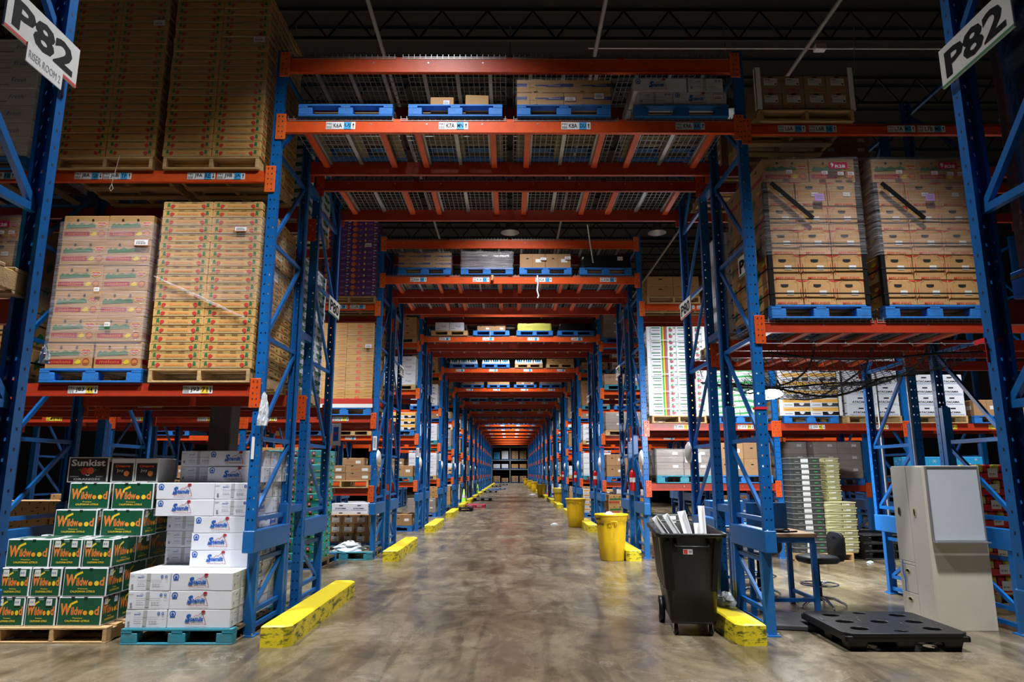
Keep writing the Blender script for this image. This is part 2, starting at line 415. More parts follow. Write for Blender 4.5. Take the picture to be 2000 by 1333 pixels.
# ------------------------------------------------------------------ rack parts
CW, CD, FD, FH = .10, .07, 1.12, 6.2
def column_mesh(z0, z1, detail=True):
    """open channel: web at y=0, open towards +y, with paired punched slots in the web"""
    m = MB(); w = CW/2; t = .004
    if detail:
        n = int((z1-z0)/.102); p = (z1-z0)/n
        for i in range(n):
            a = z0+i*p; b = a+p-.018
            m.box(-w, w, 0, t, a, b, BLUE)
            for x0, x1 in ((-w, -.030), (-.016, .016), (.030, w)): m.box(x0, x1, 0, t, b, a+p, BLUE)
    else: m.box(-w, w, 0, t, z0, z1, BLUE)
    for s in (-1, 1):
        m.box(s*w, s*(w-t), t, CD, z0, z1, BLUE); m.box(s*(w-t), s*(w-.022), CD-t, CD, z0, z1, BLUE)
    if detail:                     # small slots on the outer flanges
        n = int((z1-z0)/.102)
        for s in (-1, 1):
            f = m.face((s*w, 0, z0), (0, 1, 0) if s > 0 else (0, -1, 0), (0, 0, 1))
            u = .035 if s > 0 else -.035
            for i in range(n): f.rect(u-.006, .05+i*.102, u+.006, .066+i*.102, HOLE); f.e = .0008
    return m.mesh('column')
def brace_mesh(a, b, m=BLUE):
    q = MB(); q.bar(a, b, .034, .042, m, up=(0,1,0) if abs(b[2]-a[2]) > 1e-3 and abs(b[1]-a[1]) < 1e-3 else (0,0,1)); return q.mesh('brace')
FRAME = {}
def frame_parts(kind, detail, doubler):
    """kind F: leg set back under the front column; B: mirrored, leg set in under the rear column"""
    key = (kind, detail, doubler)
    if key in FRAME: return FRAME[key]
    my = (lambda y: y) if kind == 'F' else (lambda y: FD-y)
    rz = 0 if kind == 'F' else PI
    P = []
    P.append(('column', column_mesh(.80, FH, detail), (0, my(0), 0), rz))
    P.append(('column', column_mesh(0, FH, detail), (0, my(FD), 0), rz+PI))
    m = MB(); m.cbox(-.05, .05, 0, .075, 0, .80, .004, BLUED)
    P.append(('lower_leg', m.mesh('lower_leg'), (0, my(.13) , 0), rz))
    m = MB(); m.cbox(-.058, .058, -.012, FD-.075, .79, 1.0, .006, BLUED)
    f = m.face((-.059, FD-.07, .79), (0,-1,0), (0,0,1)); g = m.face((.059, 0, .79), (0,1,0), (0,0,1))
    P.append(('transfer_bracket', m.mesh('transfer_bracket'), (0, my(0), 0), rz))
    m = MB(); m.box(-.075, .075, .09, .25, 0, .012, BLUED)
    for sx in (-.055, .055): m.lathe([(.012,.03),(.0,.03)], BOLT, (sx, .11, 0), 6); m.lathe([(.012,.012),(.012,.03)], BOLT, (sx, .11, 0), 6)
    P.append(('base_plate', m.mesh('base_plate'), (0, my(0), 0), rz))
    m = MB(); m.box(-.075, .075, FD-.11, FD+.03, 0, .012, BLUED)
    P.append(('base_plate', m.mesh('base_plate'), (0, my(0), 0), rz))
    hs = [.07, .22, .70, 1.10, 1.90, 2.94, 3.97, 5.0, 6.0]
    for h in hs:
        a = .20 if h < .79 else .06
        q = MB(); q.bar((0, my(a), h), (0, my(FD-.06), h), .034, .042, BLUE); P.append(('horizontal_brace', q.mesh('horizontal_brace'), (0,0,0), 0))
    for lo, hi in ((.22,.70),(1.10,1.90),(1.90,2.94),(2.94,3.97),(3.97,5.0),(5.0,6.0)):
        a = .20 if lo < .79 else .06
        q = MB(); q.bar((0, my(a), lo), (0, my(FD-.06), hi), .030, .042, BLUE); P.append(('diagonal_brace', q.mesh('diagonal_brace'), (0,0,0), 0))
    if doubler:
        m = MB(); m.cbox(-.048, .048, .075, .15, .012, doubler, .006, BLUE); m.tube([(0, .112, doubler-.01), (0, .112, doubler+.015)], .036, BLUE, 10)
        P.append(('column_doubler', m.mesh('column_doubler'), (0, my(FD), 0), rz+PI))
    FRAME[key] = P
    return P
def upright(x, y, kind, detail, doubler, label, group):
    r = empty('upright_frame', (x, y, 0), label=label, cat='rack frame', group=group)
    for n, me, lc, rz in frame_parts(kind, detail, doubler): link(n, me, lc, rz, r)
    return r

BEAM = {}
def beam_meshes(L, h, m, bolts):
    key = (round(L,3), round(h,3), m.name, bolts)
    if key not in BEAM:
        q = MB(); q.box(-L/2, L/2, 0, .045, -h, -.032, m); q.box(-L/2, L/2, .012, .045, -.032, 0, m)
        q.box(-L/2, L/2, -.004, .0, -h, -h+.006, m)
        if bolts:
            f = q.face((0, 0, -h), (1,0,0), (0,0,1)); n = max(2, int(L/1.2)*2)
            for i in range(n): f.ell(-L/2+L*(i+.6)/(n+.2), h*.6, .010, .010, BOLT, 8)
        me = q.mesh('beam')
        q = MB(); q.cbox(-.055, .055, -.012, -.001, -.25, .05, .003, ORANGE2 if m is not RUST else ORANGE)
        f = q.face((-.055, -.012, -.25), (1,0,0), (0,0,1))
        for i in range(5):
            for sx in (.035, .075): f.ell(sx, .03+i*.06, .007, .009, HOLE if (i+int(sx*100)) % 3 else BOLT, 6)
        BEAM[key] = (me, q.mesh('beam_connector'))
    return BEAM[key]
def beam(x0, x1, y, z, h, m, label, group, facing=1, bolts=True, conn=True):
    """front face at y; facing 1 looks at the camera, -1 away"""
    L = x1-x0; me, cn = beam_meshes(L, h, m, bolts)
    o = link('rack_beam', me, ((x0+x1)/2, y, z), 0 if facing > 0 else PI)
    setp(o, label, 'rack beam', group, 'thing')
    if conn:
        for s in (-1, 1): link('beam_connector', cn, (s*(L/2+.012), 0, 0), 0, o)
    return o
ARROW = [(-.0035,-.02),(.0035,-.02),(.0035,.005),(.011,.005),(0,.022),(-.011,.005),(-.0035,.005)]
LAB = {}
def loclabel(parent, u, v, area, code, col, c2, arrow=1, w=.32, h=.085, full=False):
    """shelf location sticker on a beam front, centred at u from the beam middle, v above the beam's lower edge"""
    key = (area, code, col, c2, arrow, w, full)
    if key not in LAB:
        m = MB(); f = m.face((0, 0, 0), (1,0,0), (0,0,1)); bg = LYEL if full else PAPER
        f.rect(-w/2, -h/2, w/2, h/2, bg); k = w/.32
        f.text(area, -w/2+.038*k, .008, .022, BLACKP, w=.062*k, bold=.01); f.bars(-w/2+.008*k, -h/2+.006, -w/2+.07*k, -.004, BLACKP, 9)
        f.text(code, -w/2+.128*k, -.026, .052, BLACKP, w=.092*k, bold=.015)
        f.rect(-w/2+.195*k, -h/2, -w/2+.275*k, h/2, {'b': LBLUE, 'y': LYEL, 'w': PAPER}[col])
        if c2: f.text(c2, -w/2+.235*k, -.024, .048, BLACKP, w=.062*k, bold=.015)
        if arrow: f.poly([(-.0+w/2-.022*k+p[0], p[1]*arrow*1.3) for p in ARROW], BLACKP)
        LAB[key] = m.mesh('location_label')
    return link('location_label', LAB[key], (u, -.0015, v), 0, parent)

# wire decking for one pallet place and the cross bars under it
def deck_meshes(W, D):
    q = MB(); r = .0028
    for i in range(int(W/.0635)+1):
        x = -W/2+i*.0635; q.box(x-r, x+r, -.012, D, .004, .004+2*r, GALV); q.box(x-r, x+r, -.014, -.009, -.03, .026, GALV)
    for j in range(int(D/.10)+1):
        y = j*.10; q.box(-W/2, W/2, y-r, y+r, -.001, .005, GALV)
    q.box(-W/2, W/2, -.016, -.010, -.03, -.024, GALV)
    d = q.mesh('wire_deck'); q = MB(); q.box(-.022, .022, .02, D-.02, -.036, -.003, GALV)
    return d, q.mesh('support_channel')
DECK = {}
def deck(x, y, z, W, D, label, group):
    key = (round(W,2), round(D,2))
    if key not in DECK: DECK[key] = deck_meshes(W, D)
    a, c = DECK[key]
    o = setp(link('wire_deck', a, (x, y, z)), label, 'wire deck', group)
    for i in range(3): link('support_channel', c, (W*(-.33+.33*i), 0, 0), 0, o)
q = MB(); q.cbox(-.035, .035, .045, 1.02, -.075, -.038, .004, ORANGE); XBAR = q.mesh('pallet_support_bar')

# ------------------------------------------------------------------ signs
def aisle_sign(x, y, z, text, facing, border, sub=None, L=.56, H=.235, label=''):
    """flat panel in a plane of constant x; facing = +1 shows its face to +x"""
    m = MB(); m.cbox(-.006, .006, 0, L, 0, H, .002, OFFW)
    # +x face reads with u = +y ; -x face reads with u = -y
    for s in (1, -1):
        f = m.face((.006, 0, 0), (0,1,0), (0,0,1)) if s > 0 else m.face((-.006, L, 0), (0,-1,0), (0,0,1))
        f.rect(0, 0, L, .016, border); f.text(text, L/2, .035, H-.075, BLACKP, w=L*.84, bold=.035)
    o = setp(m.obj('aisle_sign', loc=(x, y, z)), label, 'sign', 'aisle number signs')
    if sub:
        m = MB(); pts = [(-.0, 0), (.24, 0), (.30, -.06), (.24, -.085), (0, -.085), (-.05, -.04)]
        m.cbox(-.003, .003, .16, .44, -.085, .02, .001, PAPER)
        for s in (1, -1):
            f = m.face((.003, .16, -.085), (0,1,0), (0,0,1)) if s > 0 else m.face((-.003, .44, -.085), (0,-1,0), (0,0,1))
            f.text(sub, .14, .028, .042, GREYP, w=.245)
        k = m.obj('hanging_tag', o); k.location = (.008*facing, 0, 0); k['label'] = 'white tag hanging under the sign'
    return o

def side(x): return 'left' if x < 0 else 'right'
XO = [2.54, 5.03, 7.52, 10.01]
for k in range(-1, NR):
    y = rowy(k); near = k <= 1
    xs = XO[:1] if k > 4 else XO[:2] if k > 3 else XO
    for s in (-1, 1):
        for j, ax in enumerate(xs):
            wh = ['beside the tunnel', 'one bay out', 'two bays out', 'three bays out'][j]
            if k == -1 and (j > 0): continue
            if k >= 0 and not (k == 0 and j > 2):
                upright(s*ax, y, 'F', near and j < 2, 1.22 if s < 0 else 2.3, 'blue upright frame, front of the %s rack row, %s side %s' % (ROWN[k+1], side(s), wh), 'blue rack frames')
            if not (k == 0 and j > 2):
                upright(s*ax, y+1.58, 'B', near and j < 2, 2.16, 'blue upright frame, back of the %s rack row, %s side %s' % (ROWN[k+1], side(s), wh), 'blue rack frames')
    # row spacers between back-to-back frames
SPM = MB(); SPM.box(-.04, .04, 0, .46, -.04, .04, BLUE); SPM = SPM.mesh('row_spacer')
for k in range(0, 6):
    for s in (-1, 1):
        for z in (1.15, 3.2, 5.1):
            setp(link('row_spacer', SPM, (s*2.54, rowy(k)+FD, z)), 'short blue spacer joining back to back frames, %s height, %s rack row %s' % ({1.15:'knee',3.2:'middle',5.1:'top'}[z], ROWN[k+1], side(s)), 'rack spacer', 'row spacers')

# tunnel beams
BX = 2.49
B = {}
for k in range(0, NR):
    y = rowy(k); rn = ROWN[k+1]
    hh = .165
    B[(k,'K')] = beam(-BX, BX, y-.001, 5.37, hh, ORANGE, 'long orange beam over the tunnel carrying pallets, front of %s rack row' % rn, 'tunnel beams', bolts=k < 4)
    beam(-BX, BX, y+FD+.001, 5.37, hh, RUST, 'long red brown beam over the tunnel, second from the front in %s rack row' % rn, 'tunnel beams', -1, bolts=False)
    beam(-BX, BX, y+1.579, 5.37, hh, RUST, 'long red brown beam over the tunnel, third from the front in %s rack row' % rn, 'tunnel beams', 1, bolts=k < 3)
    beam(-BX, BX, y+1.58+FD+.001, 5.37, hh, RUST, 'long red brown beam over the tunnel, hindmost in %s rack row' % rn, 'tunnel beams', -1, bolts=False)
    if k < 4:
        beam(-BX, BX, y-.001, 6.12, .19, ORANGE, 'topmost long orange beam over the tunnel in %s rack row' % rn, 'top tunnel beams')
        beam(-BX, BX, y+FD+.001, 6.12, .19, RUST, 'topmost red brown beam behind the front one in %s rack row' % rn, 'top tunnel beams', -1, False)
        for q, (dy, wn) in enumerate(((.01, 'front'), (1.59, 'rear'))):
            for i in range(4):
                x = -1.85+i*1.235
                deck(x, y+dy, 5.37, 1.16, 1.09, 'grey wire deck on the %s K shelf of %s rack row, %s from the left' % (wn, rn, ORD[i].replace('bottom','first')), 'wire decks')
                if q == 0 and k < 2: deck(x, y+dy, 6.12, 1.16, 1.09, 'grey wire deck on the topmost level of %s rack row, %s from the left' % (rn, ORD[i].replace('bottom','first')), 'wire decks')
                for e, en in ((-.42, 'left'), (.42, 'right')):
                    if k < 2: setp(link('pallet_support_bar', XBAR, (x+e, y+dy+.03, 5.36)), 'orange cross bar, %s edge of %s place, %s K shelf, %s rack row' % (en, ORD[i].replace('bottom','first'), wn, rn), 'cross bar', 'pallet support bars')
def KL(k, items, z=.085):
    for x, c, c2 in items: loclabel(B[(k,'K')], x, -z, {0:'P82',1:'P80'}.get(k,'P78'), c, 'b', c2, 1)
KL(0, [(-1.85,'K6A','UJ'), (-.62,'K7A','MN'), (.72,'K8A','DU'), (1.97,'K9A','AA')])
KL(1, [(-1.80,'K0A','RW'), (-.57,'K1A','KR'), (.66,'K2A','LU'), (1.93,'K3A','AA')])
for k in range(2, 12): KL(k, [(-1.85,'K5A','BK'), (-.62,'K6A','DW'), (.66,'K7A','GH'), (1.9,'K8A','AX')])

# side bay beams
BAYS = {-1: [(2.59, 4.98)], 0: [(2.59, 4.98), (5.08, 7.47)]}
SB = {}
def levels(k, s, j):
    if k == -1: return [2.45]
    if k == 0: return [2.45, 4.76] if s < 0 else [3.11, 5.32]
    if k == 1:
        if s < 0: return [1.27, 2.62, 4.80] if j == 0 else [2.62, 4.80]
        return [1.36, 2.47, 4.80] if j != 1 else [2.47, 4.80]
    return [1.30, 2.56, 3.83, 5.17]
ZN = lambda z: 'knee high' if z < 1.5 else 'head high' if z < 2.8 else 'middle' if z < 4 else 'upper' if z < 5 else 'top'
for k in range(-1, NR):
    nb = 1 if k in (-1,) else 2 if k == 0 else 3 if k <= 3 else 1
    for s in (-1, 1):
        for j in range(nb):
            a, b = XO[j]+.05, XO[j+1]-.05
            x0, x1 = (a, b) if s > 0 else (-b, -a)
            for z in levels(k, s, j):
                y = rowy(k); h = .13
                wh = ('%s side' % side(s)) + ['', ' one bay out', ' two bays out'][j]
                lab = '%s orange %s beam, %s rack row %s'
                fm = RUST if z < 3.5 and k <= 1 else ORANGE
                if k >= 0:
                    SB[(k,s,j,z,'f')] = beam(x0, x1, y-.001, z, h, fm, 'front %s shelf beam of %s rack row, %s' % (ZN(z), ROWN[k+1], wh), 'side bay beams', 1, k < 3)
                    if k < 3: beam(x0, x1, y+FD+.001, z, h, RUST, 'inner %s shelf beam facing the flue, %s rack row, %s' % (ZN(z), ROWN[k+1], wh), 'side bay beams', -1, False)
                if k == 0 or (k == 1 and j == 0):
                    SB[(k,s,j,z,'g')] = beam(x0, x1, y+1.579, z, h, RUST, 'second inner %s shelf beam, %s rack row, %s' % (ZN(z), ROWN[k+1], wh), 'side bay beams', 1, False)
                if k < 3:
                    beam(x0, x1, y+1.58+FD+.001, z, h, RUST, 'rear %s shelf beam of %s rack row, %s' % (ZN(z), ROWN[k+1], wh), 'side bay beams', -1, False)
def SL(key, items, area, h=.13, full=False):
    bm_ = SB[key]
    for x, c, col, c2, ar in items: loclabel(bm_, x-bm_.location.x, -h/2, area, c, col, c2, ar, .30, .078, full)
SL((0,-1,0,4.76,'f'), [(-4.53,'J8A','b','GB',-1), (-4.22,'J6B','b','TP',1), (-3.32,'J9A','b','RE',-1), (-3.0,'J9B','b','JA',1)], 'P82')
SL((0,-1,0,2.45,'f'), [(-4.32,'J83','y','44',-1), (-3.16,'J93','y','71',-1)], 'P82')
SL((0,-1,0,2.45,'g'), [(-4.45,'J83','y','44',0), (-3.25,'J93','y','71',0)], 'P82')
SL((0,-1,1,4.76,'f'), [(-5.47,'J7B','b','FB',1)], 'P82')
SL((0,1,0,5.32,'f'), [(3.08,'L6A','b','WN',1), (3.42,'L6B','b','NE',1), (4.28,'L7A','b','MG',1), (4.61,'L7B','b','MB',1)], 'P82')
SL((1,-1,0,2.62,'f'), [(-4.55,'L22','y','39',-1), (-3.2,'L32','y','77',-1)], 'P80')
SL((1,-1,1,2.62,'f'), [(-7.0,'L02','y','54',-1), (-5.75,'L12','y','55',-1)], 'P80')
SL((1,-1,2,2.62,'f'), [(-9.5,'M02','y','90',-1), (-8.6,'M12','y','94',-1)], 'P80', full=True)
SL((1,-1,0,4.80,'f'), [(-3.32,'L3A','b','VM',-1), (-2.97,'L3B','b','DH',1)], 'P80')
SL((1,1,0,4.80,'f'), [(3.45,'J0A','b','CK',-1), (3.80,'J0B','b','GT',1)], 'P80')
SL((1,1,0,2.47,'f'), [(3.25,'J02','y','02',-1), (4.45,'J12','y','30',-1)], 'P80')
SL((1,1,1,2.47,'f'), [(5.80,'J22','y','45',-1), (7.0,'J32','y','51',-1)], 'P80')
SL((1,1,2,2.47,'f'), [(8.3,'H12','y','88',-1), (9.2,'H02','y','91',-1)], 'P80', full=True)
for k in (2, 3, 4):
    for s in (-1, 1):
        SL((k,s,0,2.56,'f'), [(s*3.2,'L04','b','WT',1), (s*4.4,'L14','b','SC',1)], 'P78')
        SL((k,s,0,5.17,'f'), [(s*3.3,'L3A','b','GN',1)], 'P78')
# decks under the right bay of the first row
for i, x in enumerate((3.19, 4.38)):
    for dy, wn in ((.01, 'front'), (1.59, 'rear')):
        deck(x, Y0+dy, 3.11, 1.16, 1.09, 'grey wire deck under the strapped carton loads, %s half, %s place' % (wn, ('left', 'right')[i]), 'wire decks')
        for e in (-.42, 0, .42):
            setp(link('pallet_support_bar', XBAR, (x+e, Y0+dy+.03, 3.10)), 'red cross bar under the right bay deck, %s half, %s of the %s pallet' % (wn, {-.42:'left edge',0:'middle',.42:'right edge'}[e], ('left', 'right')[i]), 'cross bar', 'pallet support bars')

# aisle signs
aisle_sign(-2.455, 2.98, 3.69, 'P82', 1, REDP, 'RISER ROOM 2', label='big P82 sign with riser room tag, top left on the nearest frame')
aisle_sign(2.455, 2.98, 3.69, 'P82', -1, GREENP, label='big P82 sign with green edge, top right on the nearest frame')
aisle_sign(-2.63, 7.05, 3.74, 'P82', 1, REDP, 'RISER ROOM 2', label='P82 sign with hanging tag on the first row frame left of the tunnel')
aisle_sign(2.63, 7.03, 3.74, 'P82', -1, GREENP, label='P82 sign with green edge on the first row frame right of the tunnel')
for k in range(0, 6):
    t = 'P80' if k == 0 else 'P78'
    aisle_sign(-2.455, rowy(k)+2.12, 3.70, t, 1, GREENP, ' ' if False else None, label='%s sign on the rear frame of the %s rack row, left of the tunnel' % (t, ROWN[k+1]))
    aisle_sign(2.455, rowy(k)+2.12, 3.70, t, -1, REDP, label='%s sign on the rear frame of the %s rack row, right of the tunnel' % (t, ROWN[k+1]))
    if k > 0:
        t = 'P80' if k == 1 else 'P78'
        aisle_sign(-2.63, rowy(k)+.12, 3.74, t, 1, REDP, label='%s sign on the front frame of the %s rack row, left of the tunnel' % (t, ROWN[k+1]))
        aisle_sign(2.63, rowy(k)+.12, 3.74, t, -1, REDP, label='%s sign on the front frame of the %s rack row, right of the tunnel' % (t, ROWN[k+1]))
    
# yellow floor curbs along the tunnel
def curb(x, y0, y1, label, rz=0):
    L = y1-y0; m = MB(); w = .135; h = .19; c = .06
    pl = [(-w, 0), (w-c, 0), (w, c), (w, L-c), (w-c, L), (-w, L)]
    if x > 0: pl = [(-a, b) for a, b in pl][::-1]
    n = len(pl); e = .014
    def ins(p, d): return (p[0]*(1-d/w), d+(p[1])*(1-2*d/L))
    vs = [(a, b, 0) for a, b in pl]+[(a, b, h-e) for a, b in pl]+[(*ins(p, e), h) for p in pl]
    fs = [(i, (i+1) % n, n+(i+1) % n, n+i) for i in range(n)]+[(n+i, n+(i+1) % n, 2*n+(i+1) % n, 2*n+i) for i in range(n)]+[tuple(range(2*n, 3*n))]
    m.add(vs, fs, CURB); o = m.obj('floor_curb', loc=(x, y0, 0)); o.rotation_euler = (0, 0, rz)
    return setp(o, label, 'curb', 'yellow floor curbs')
for k in range(0, NR):
    y = rowy(k)
    curb(-2.13, y-.30, y+2.40, 'yellow floor curb beside the left frames of %s rack row' % ROWN[k+1])
    curb(2.22, y-.25, y+2.40, 'yellow floor curb beside the right frames of %s rack row' % ROWN[k+1])

# ------------------------------------------------------------------ pallets
PW, PD, PH = 1.03, 1.12, .14
def pal_meshes(m, style):
    q = MB(); out = []
    nb = 7; bw = .105
    for i in range(nb):
        y = -PD/2+(PD-bw)*i/(nb-1); q.cbox(-PW/2, PW/2, y, y+bw, PH-.02, PH, .003, m if i in (0, nb-1) or style != 'block' or m in (BLKPL, RPAL) else WOODG)
    if style == 'block':
        for x in (-PW/2, -.05, PW/2-.1): q.box(x, x+.1, -PD/2, PD/2, PH-.038, PH-.021, WOODG if m in (BPAL, TPAL) else m); q.box(x-.0005, x+.1005, -PD/2-.0005, -PD/2+.11, PH-.0385, PH-.0205, m)
    out.append(('top_deck', q.mesh('top_deck'), (0,0,0)))
    q = MB()
    if style == 'block':
        for x in (-PW/2, -.06, PW/2-.12): q.cbox(x, x+.12, -PD/2+.101, PD/2-.101, 0, .018, .003, WOODG if m in (BPAL, TPAL) else m)
        for y in (-PD/2, PD/2-.1): q.cbox(-PW/2, PW/2, y, y+.1, .0, .0175, .003, m)
        out.append(('bottom_deck', q.mesh('bottom_deck'), (0,0,0)))
        for (w, xs) in ((.15, (-PW/2+.075, PW/2-.075)), (.16, (0,))):
            q = MB(); q.cbox(-w/2, w/2, -.055, .055, .019, PH-.039, .004, m); me = q.mesh('block')
            q = MB(); q.cbox(-w/2, w/2, -.055, .055, .019, PH-.039, .004, WOODG if m in (BPAL, TPAL) else m); me2 = q.mesh('block')
            for x in xs:
                for y in (-PD/2+.056, 0, PD/2-.056): out.append(('block', me2 if y == 0 else me, (x, y, 0)))
    else:
        for i in range(5):
            y = -PD/2+(PD-bw)*i/4; q.cbox(-PW/2, PW/2, y, y+bw, 0, .017, .003, m)
        out.append(('bottom_deck', q.mesh('bottom_deck'), (0,0,0)))
        q = MB(); q.cbox(-.019, .019, -PD/2, PD/2, .018, PH-.021, .003, m); me = q.mesh('stringer')
        for x in (-PW/2+.02, 0, PW/2-.02): out.append(('stringer', me, (x, 0, 0)))
    return out
PALS = {n: pal_meshes(m, s) for n, m, s in (('blue', BPAL, 'block'), ('teal', TPAL, 'block'), ('wood', WOOD, 'stringer'), ('red', RPAL, 'block'), ('black', BLKPL, 'block'))}
PALF = {}
for n, m, s in (('blue', BPAL, 'block'), ('teal', TPAL, 'block'), ('wood', WOOD, 'stringer')):
    q = MB(); q.box(-PW/2, PW/2, -PD/2, PD/2, PH-.03, PH, m); q.box(-PW/2, PW/2, -PD/2, PD/2, 0, .018, m)
    for x in (-PW/2, -.06, PW/2-.12): q.box(x, x+.12, -PD/2+.002, PD/2-.002, .018, PH-.03, m)
    PALF[n] = q.mesh('pallet')
PDESC = {'blue': 'blue painted block pallet', 'teal': 'scuffed teal block pallet', 'wood': 'bare wood stringer pallet', 'red': 'red block pallet', 'black': 'black plastic pallet'}
def pallet(kind, x, y, z, where, rz=0, far=False, sx=1, sy=1):
    """x,y centre, z underside"""
    lab = PDESC[kind]+' '+where
    if far: o = link('pallet', PALF[kind], (x, y, z), rz); o.scale = (sx, sy, 1); return setp(o, lab, 'pallet', 'pallets in the racks')
    r = empty('pallet', (x, y, z), rz, lab, 'pallet', 'pallets in the racks'); r.scale = (sx, sy, 1)
    for n, me, lc in PALS[kind]: link(n, me, lc, 0, r)
    return r

# ------------------------------------------------------------------ cartons: one mesh per kind, print included
CM = {}
def berry(f, u, v, s, flip=1):
    f.poly([(u-.028*s*flip, v+.012*s), (u-.012*s*flip, v+.030*s), (u-.004*s*flip, v+.012*s), (u-.002*s*flip, v-.014*s), (u-.018*s*flip, v-.004*s), (u-.026*s*flip, v-.018*s)], GREENP)
    f.poly([(u+.004*s*flip, v+.006*s), (u+.022*s*flip, v+.012*s), (u+.040*s*flip, v+.002*s), (u+.026*s*flip, v-.020*s), (u+.012*s*flip, v-.026*s), (u+.002*s*flip, v-.010*s)], REDP)
def carton(name):
    if name in CM: return CM[name]
    m = MB()
    if name == 'strawberry':
        w, d, h = .525, .385, .0885
        m.cbox(-w/2, w/2, -d/2, d/2, 0, h-.004, .004, TANY); m.box(-w/2+.01, -w/2+.09, -d/2+.002, -d/2+.012, h-.004, h, TANY); m.box(w/2-.09, w/2-.01, -d/2+.002, -d/2+.012, h-.004, h, TANY)
        F = faces(m, w, d, h)
        for k in 'FB':
            f = F[k]; f.rect(.02, .012, w-.02, .015, GREENP); f.rect(.02, h-.016, w-.02, h-.013, GREENP); f.rect(.10, .010, w-.10, .012, OFFW)
            berry(f, .075, .043, 1.25, 1); berry(f, w-.075, .043, 1.25, -1); f.text('Strawberries', w/2, .030, .024, ORP, w=.21, shear=.15)
        for k in 'RL':
            f = F[k]; f.poly([(d/2-.05, .066), (d/2+.05, .066), (d/2+.045, .048), (d/2+.028, .050), (d/2+.022, .058), (d/2-.028, .058), (d/2-.034, .044), (d/2-.05, .044)], HOLE)
            berry(f, .06, .035, 1.1); f.ell(d-.06, .04, .022, .015, GREENP, 8); f.line([(.1, .02), (d-.1, .02)], .012, TAN2)
        for k, (u0, u1) in (('F', (.17, .23)), ('F', (.30, .36))): F[k].rect(u0, h-.012, u1, h-.006, TAN2)
    elif name == 'melon':
        w, d, h = .475, .40, .272
        m.cbox(-w/2, w/2, -d/2, d/2, 0, h, .006, TAN); F = faces(m, w, d, h)
        for k in 'FB':
            f = F[k]; f.rect(.02, .045, w*.60, .095, CRIM); f.text('melons', .16, .055, .034, ORP, w=.20); f.poly([(w*.62, .06), (w*.70, .095), (w*.76, .085), (w*.76, .055), (w*.68, .045)], YELP)
            f.ring(w*.87, .072, .030, .036, REDP); f.ell(w*.87, .072, .022, .018, ORP, 12)
            f.poly([(.03,.16),(.06,.19),(.08,.165),(.11,.185),(.14,.165),(.2,.19),(.24,.17),(.3,.19),(.34,.17),(.345,.145),(.03,.13)], GREENP)
            f.poly([(w-.125,.19),(w-.095,.205),(w-.07,.198),(w-.045,.205),(w-.015,.19),(w-.03,.16),(w-.07,.14),(w-.11,.16)], YELP)
            f.poly([(w-.118,.187),(w-.095,.20),(w-.07,.193),(w-.045,.20),(w-.022,.187),(w-.036,.163),(w-.07,.147),(w-.104,.163)], REDP)
            f.text('Del Monte', w-.07, .168, .013, OFFW, w=.075, bold=.02); f.ell(.15, .222, .013, .013, HOLE); f.ell(.31, .222, .013, .013, HOLE)
        for k in 'RL': F[k].rect(.03, .05, d-.03, .10, CRIM); F[k].ell(d/2, .2, .04, .014, HOLE)
    elif name == 'wildwood':
        w, d, h = .415, .285, .262
        m.cbox(-w/2, w/2, -d/2, d/2, 0, h, .005, WHITEB); F = faces(m, w, d, h)
        def art(f, W, k):
            f.rect(.010, .010, W-.010, h-.010, DGREEN)
            f.text('W', W*.185, .098, .105, ORP, w=W*.25, bold=.05, shear=.1)
            f.line([(W*.26, .165), (W*.29, .195), (W*.36, .21), (W*.43, .222)], .014*k+.006, YELP)
            f.text('ildw', W*.44, .098, .075, ORP, w=W*.27, bold=.03); f.text('d', W*.89, .098, .080, ORP, w=W*.11, bold=.03)
            f.ell(W*.63, .118, W*.050, .021, mat('orange fruit', (.85,.33,.02), .6)); f.ell(W*.77, .120, W*.055, .023, YELP)
            f.text('Premium', W*.47, .066, .013, YELP, w=W*.22, bold=.01); f.text('CALIFORNIA CITRUS', W*.47, .038, .018, YELP, w=W*.56, bold=.02)
            for q in (.33, .62): f.poly([(W*q-.018, h-.002), (W*q+.018, h-.002), (W*q+.013, h-.016), (W*q-.013, h-.016)], HOLE)
        art(F['F'], w, 1); art(F['B'], w, 1)
        for k in 'RL':
            art(F[k], d, .6); F[k].rect(.03, .185, .085, .245, OFFW); F[k].rect(d-.095, .185, d-.04, .245, OFFW); F[k].text('CALIFORNIA', d/2, .235, .008, OFFW, w=.05)
            F[k].bars(.04, .21, .075, .225, GREYP, 5); F[k].bars(d-.088, .21, d-.05, .225, BLUEP, 5)
        F['T'].rect(.03, .03, w-.03, d-.03, DGREEN)
        F['T'].rect(.12, .06, w-.12, .12, OFFW)
    elif name == 'sunkist':
        w, d, h = .415, .285, .258
        m.cbox(-w/2, w/2, -d/2, d/2, 0, h, .005, OFFW); F = faces(m, w, d, h)
        for k in 'FB':
            f = F[k]; f.rect(.015, .012, w-.012, h-.012, BLACKC); f.text('Sunkist', w*.5, .165, .068, OFFW, w=.35, bold=.03)
            f.poly([(.10,.13),(.16,.09),(.14,.14)], GREENP); f.poly([(.30,.13),(.26,.09),(.27,.15)], GREENP)
            f.ell(.175, .115, .038, .036, REDP); f.ell(.235, .118, .038, .034, mat('deep orange', (.75,.10,.01), .6)); f.line([(.19,.08),(.21,.07),(.23,.075)], .008, OFFW)
            f.text('PREMIUM', .075, .055, .010, OFFW, w=.085); f.text('SWEET', w-.08, .055, .010, OFFW, w=.075); f.text('ORANGES', w*.5, .025, .018, OFFW, w=.27)
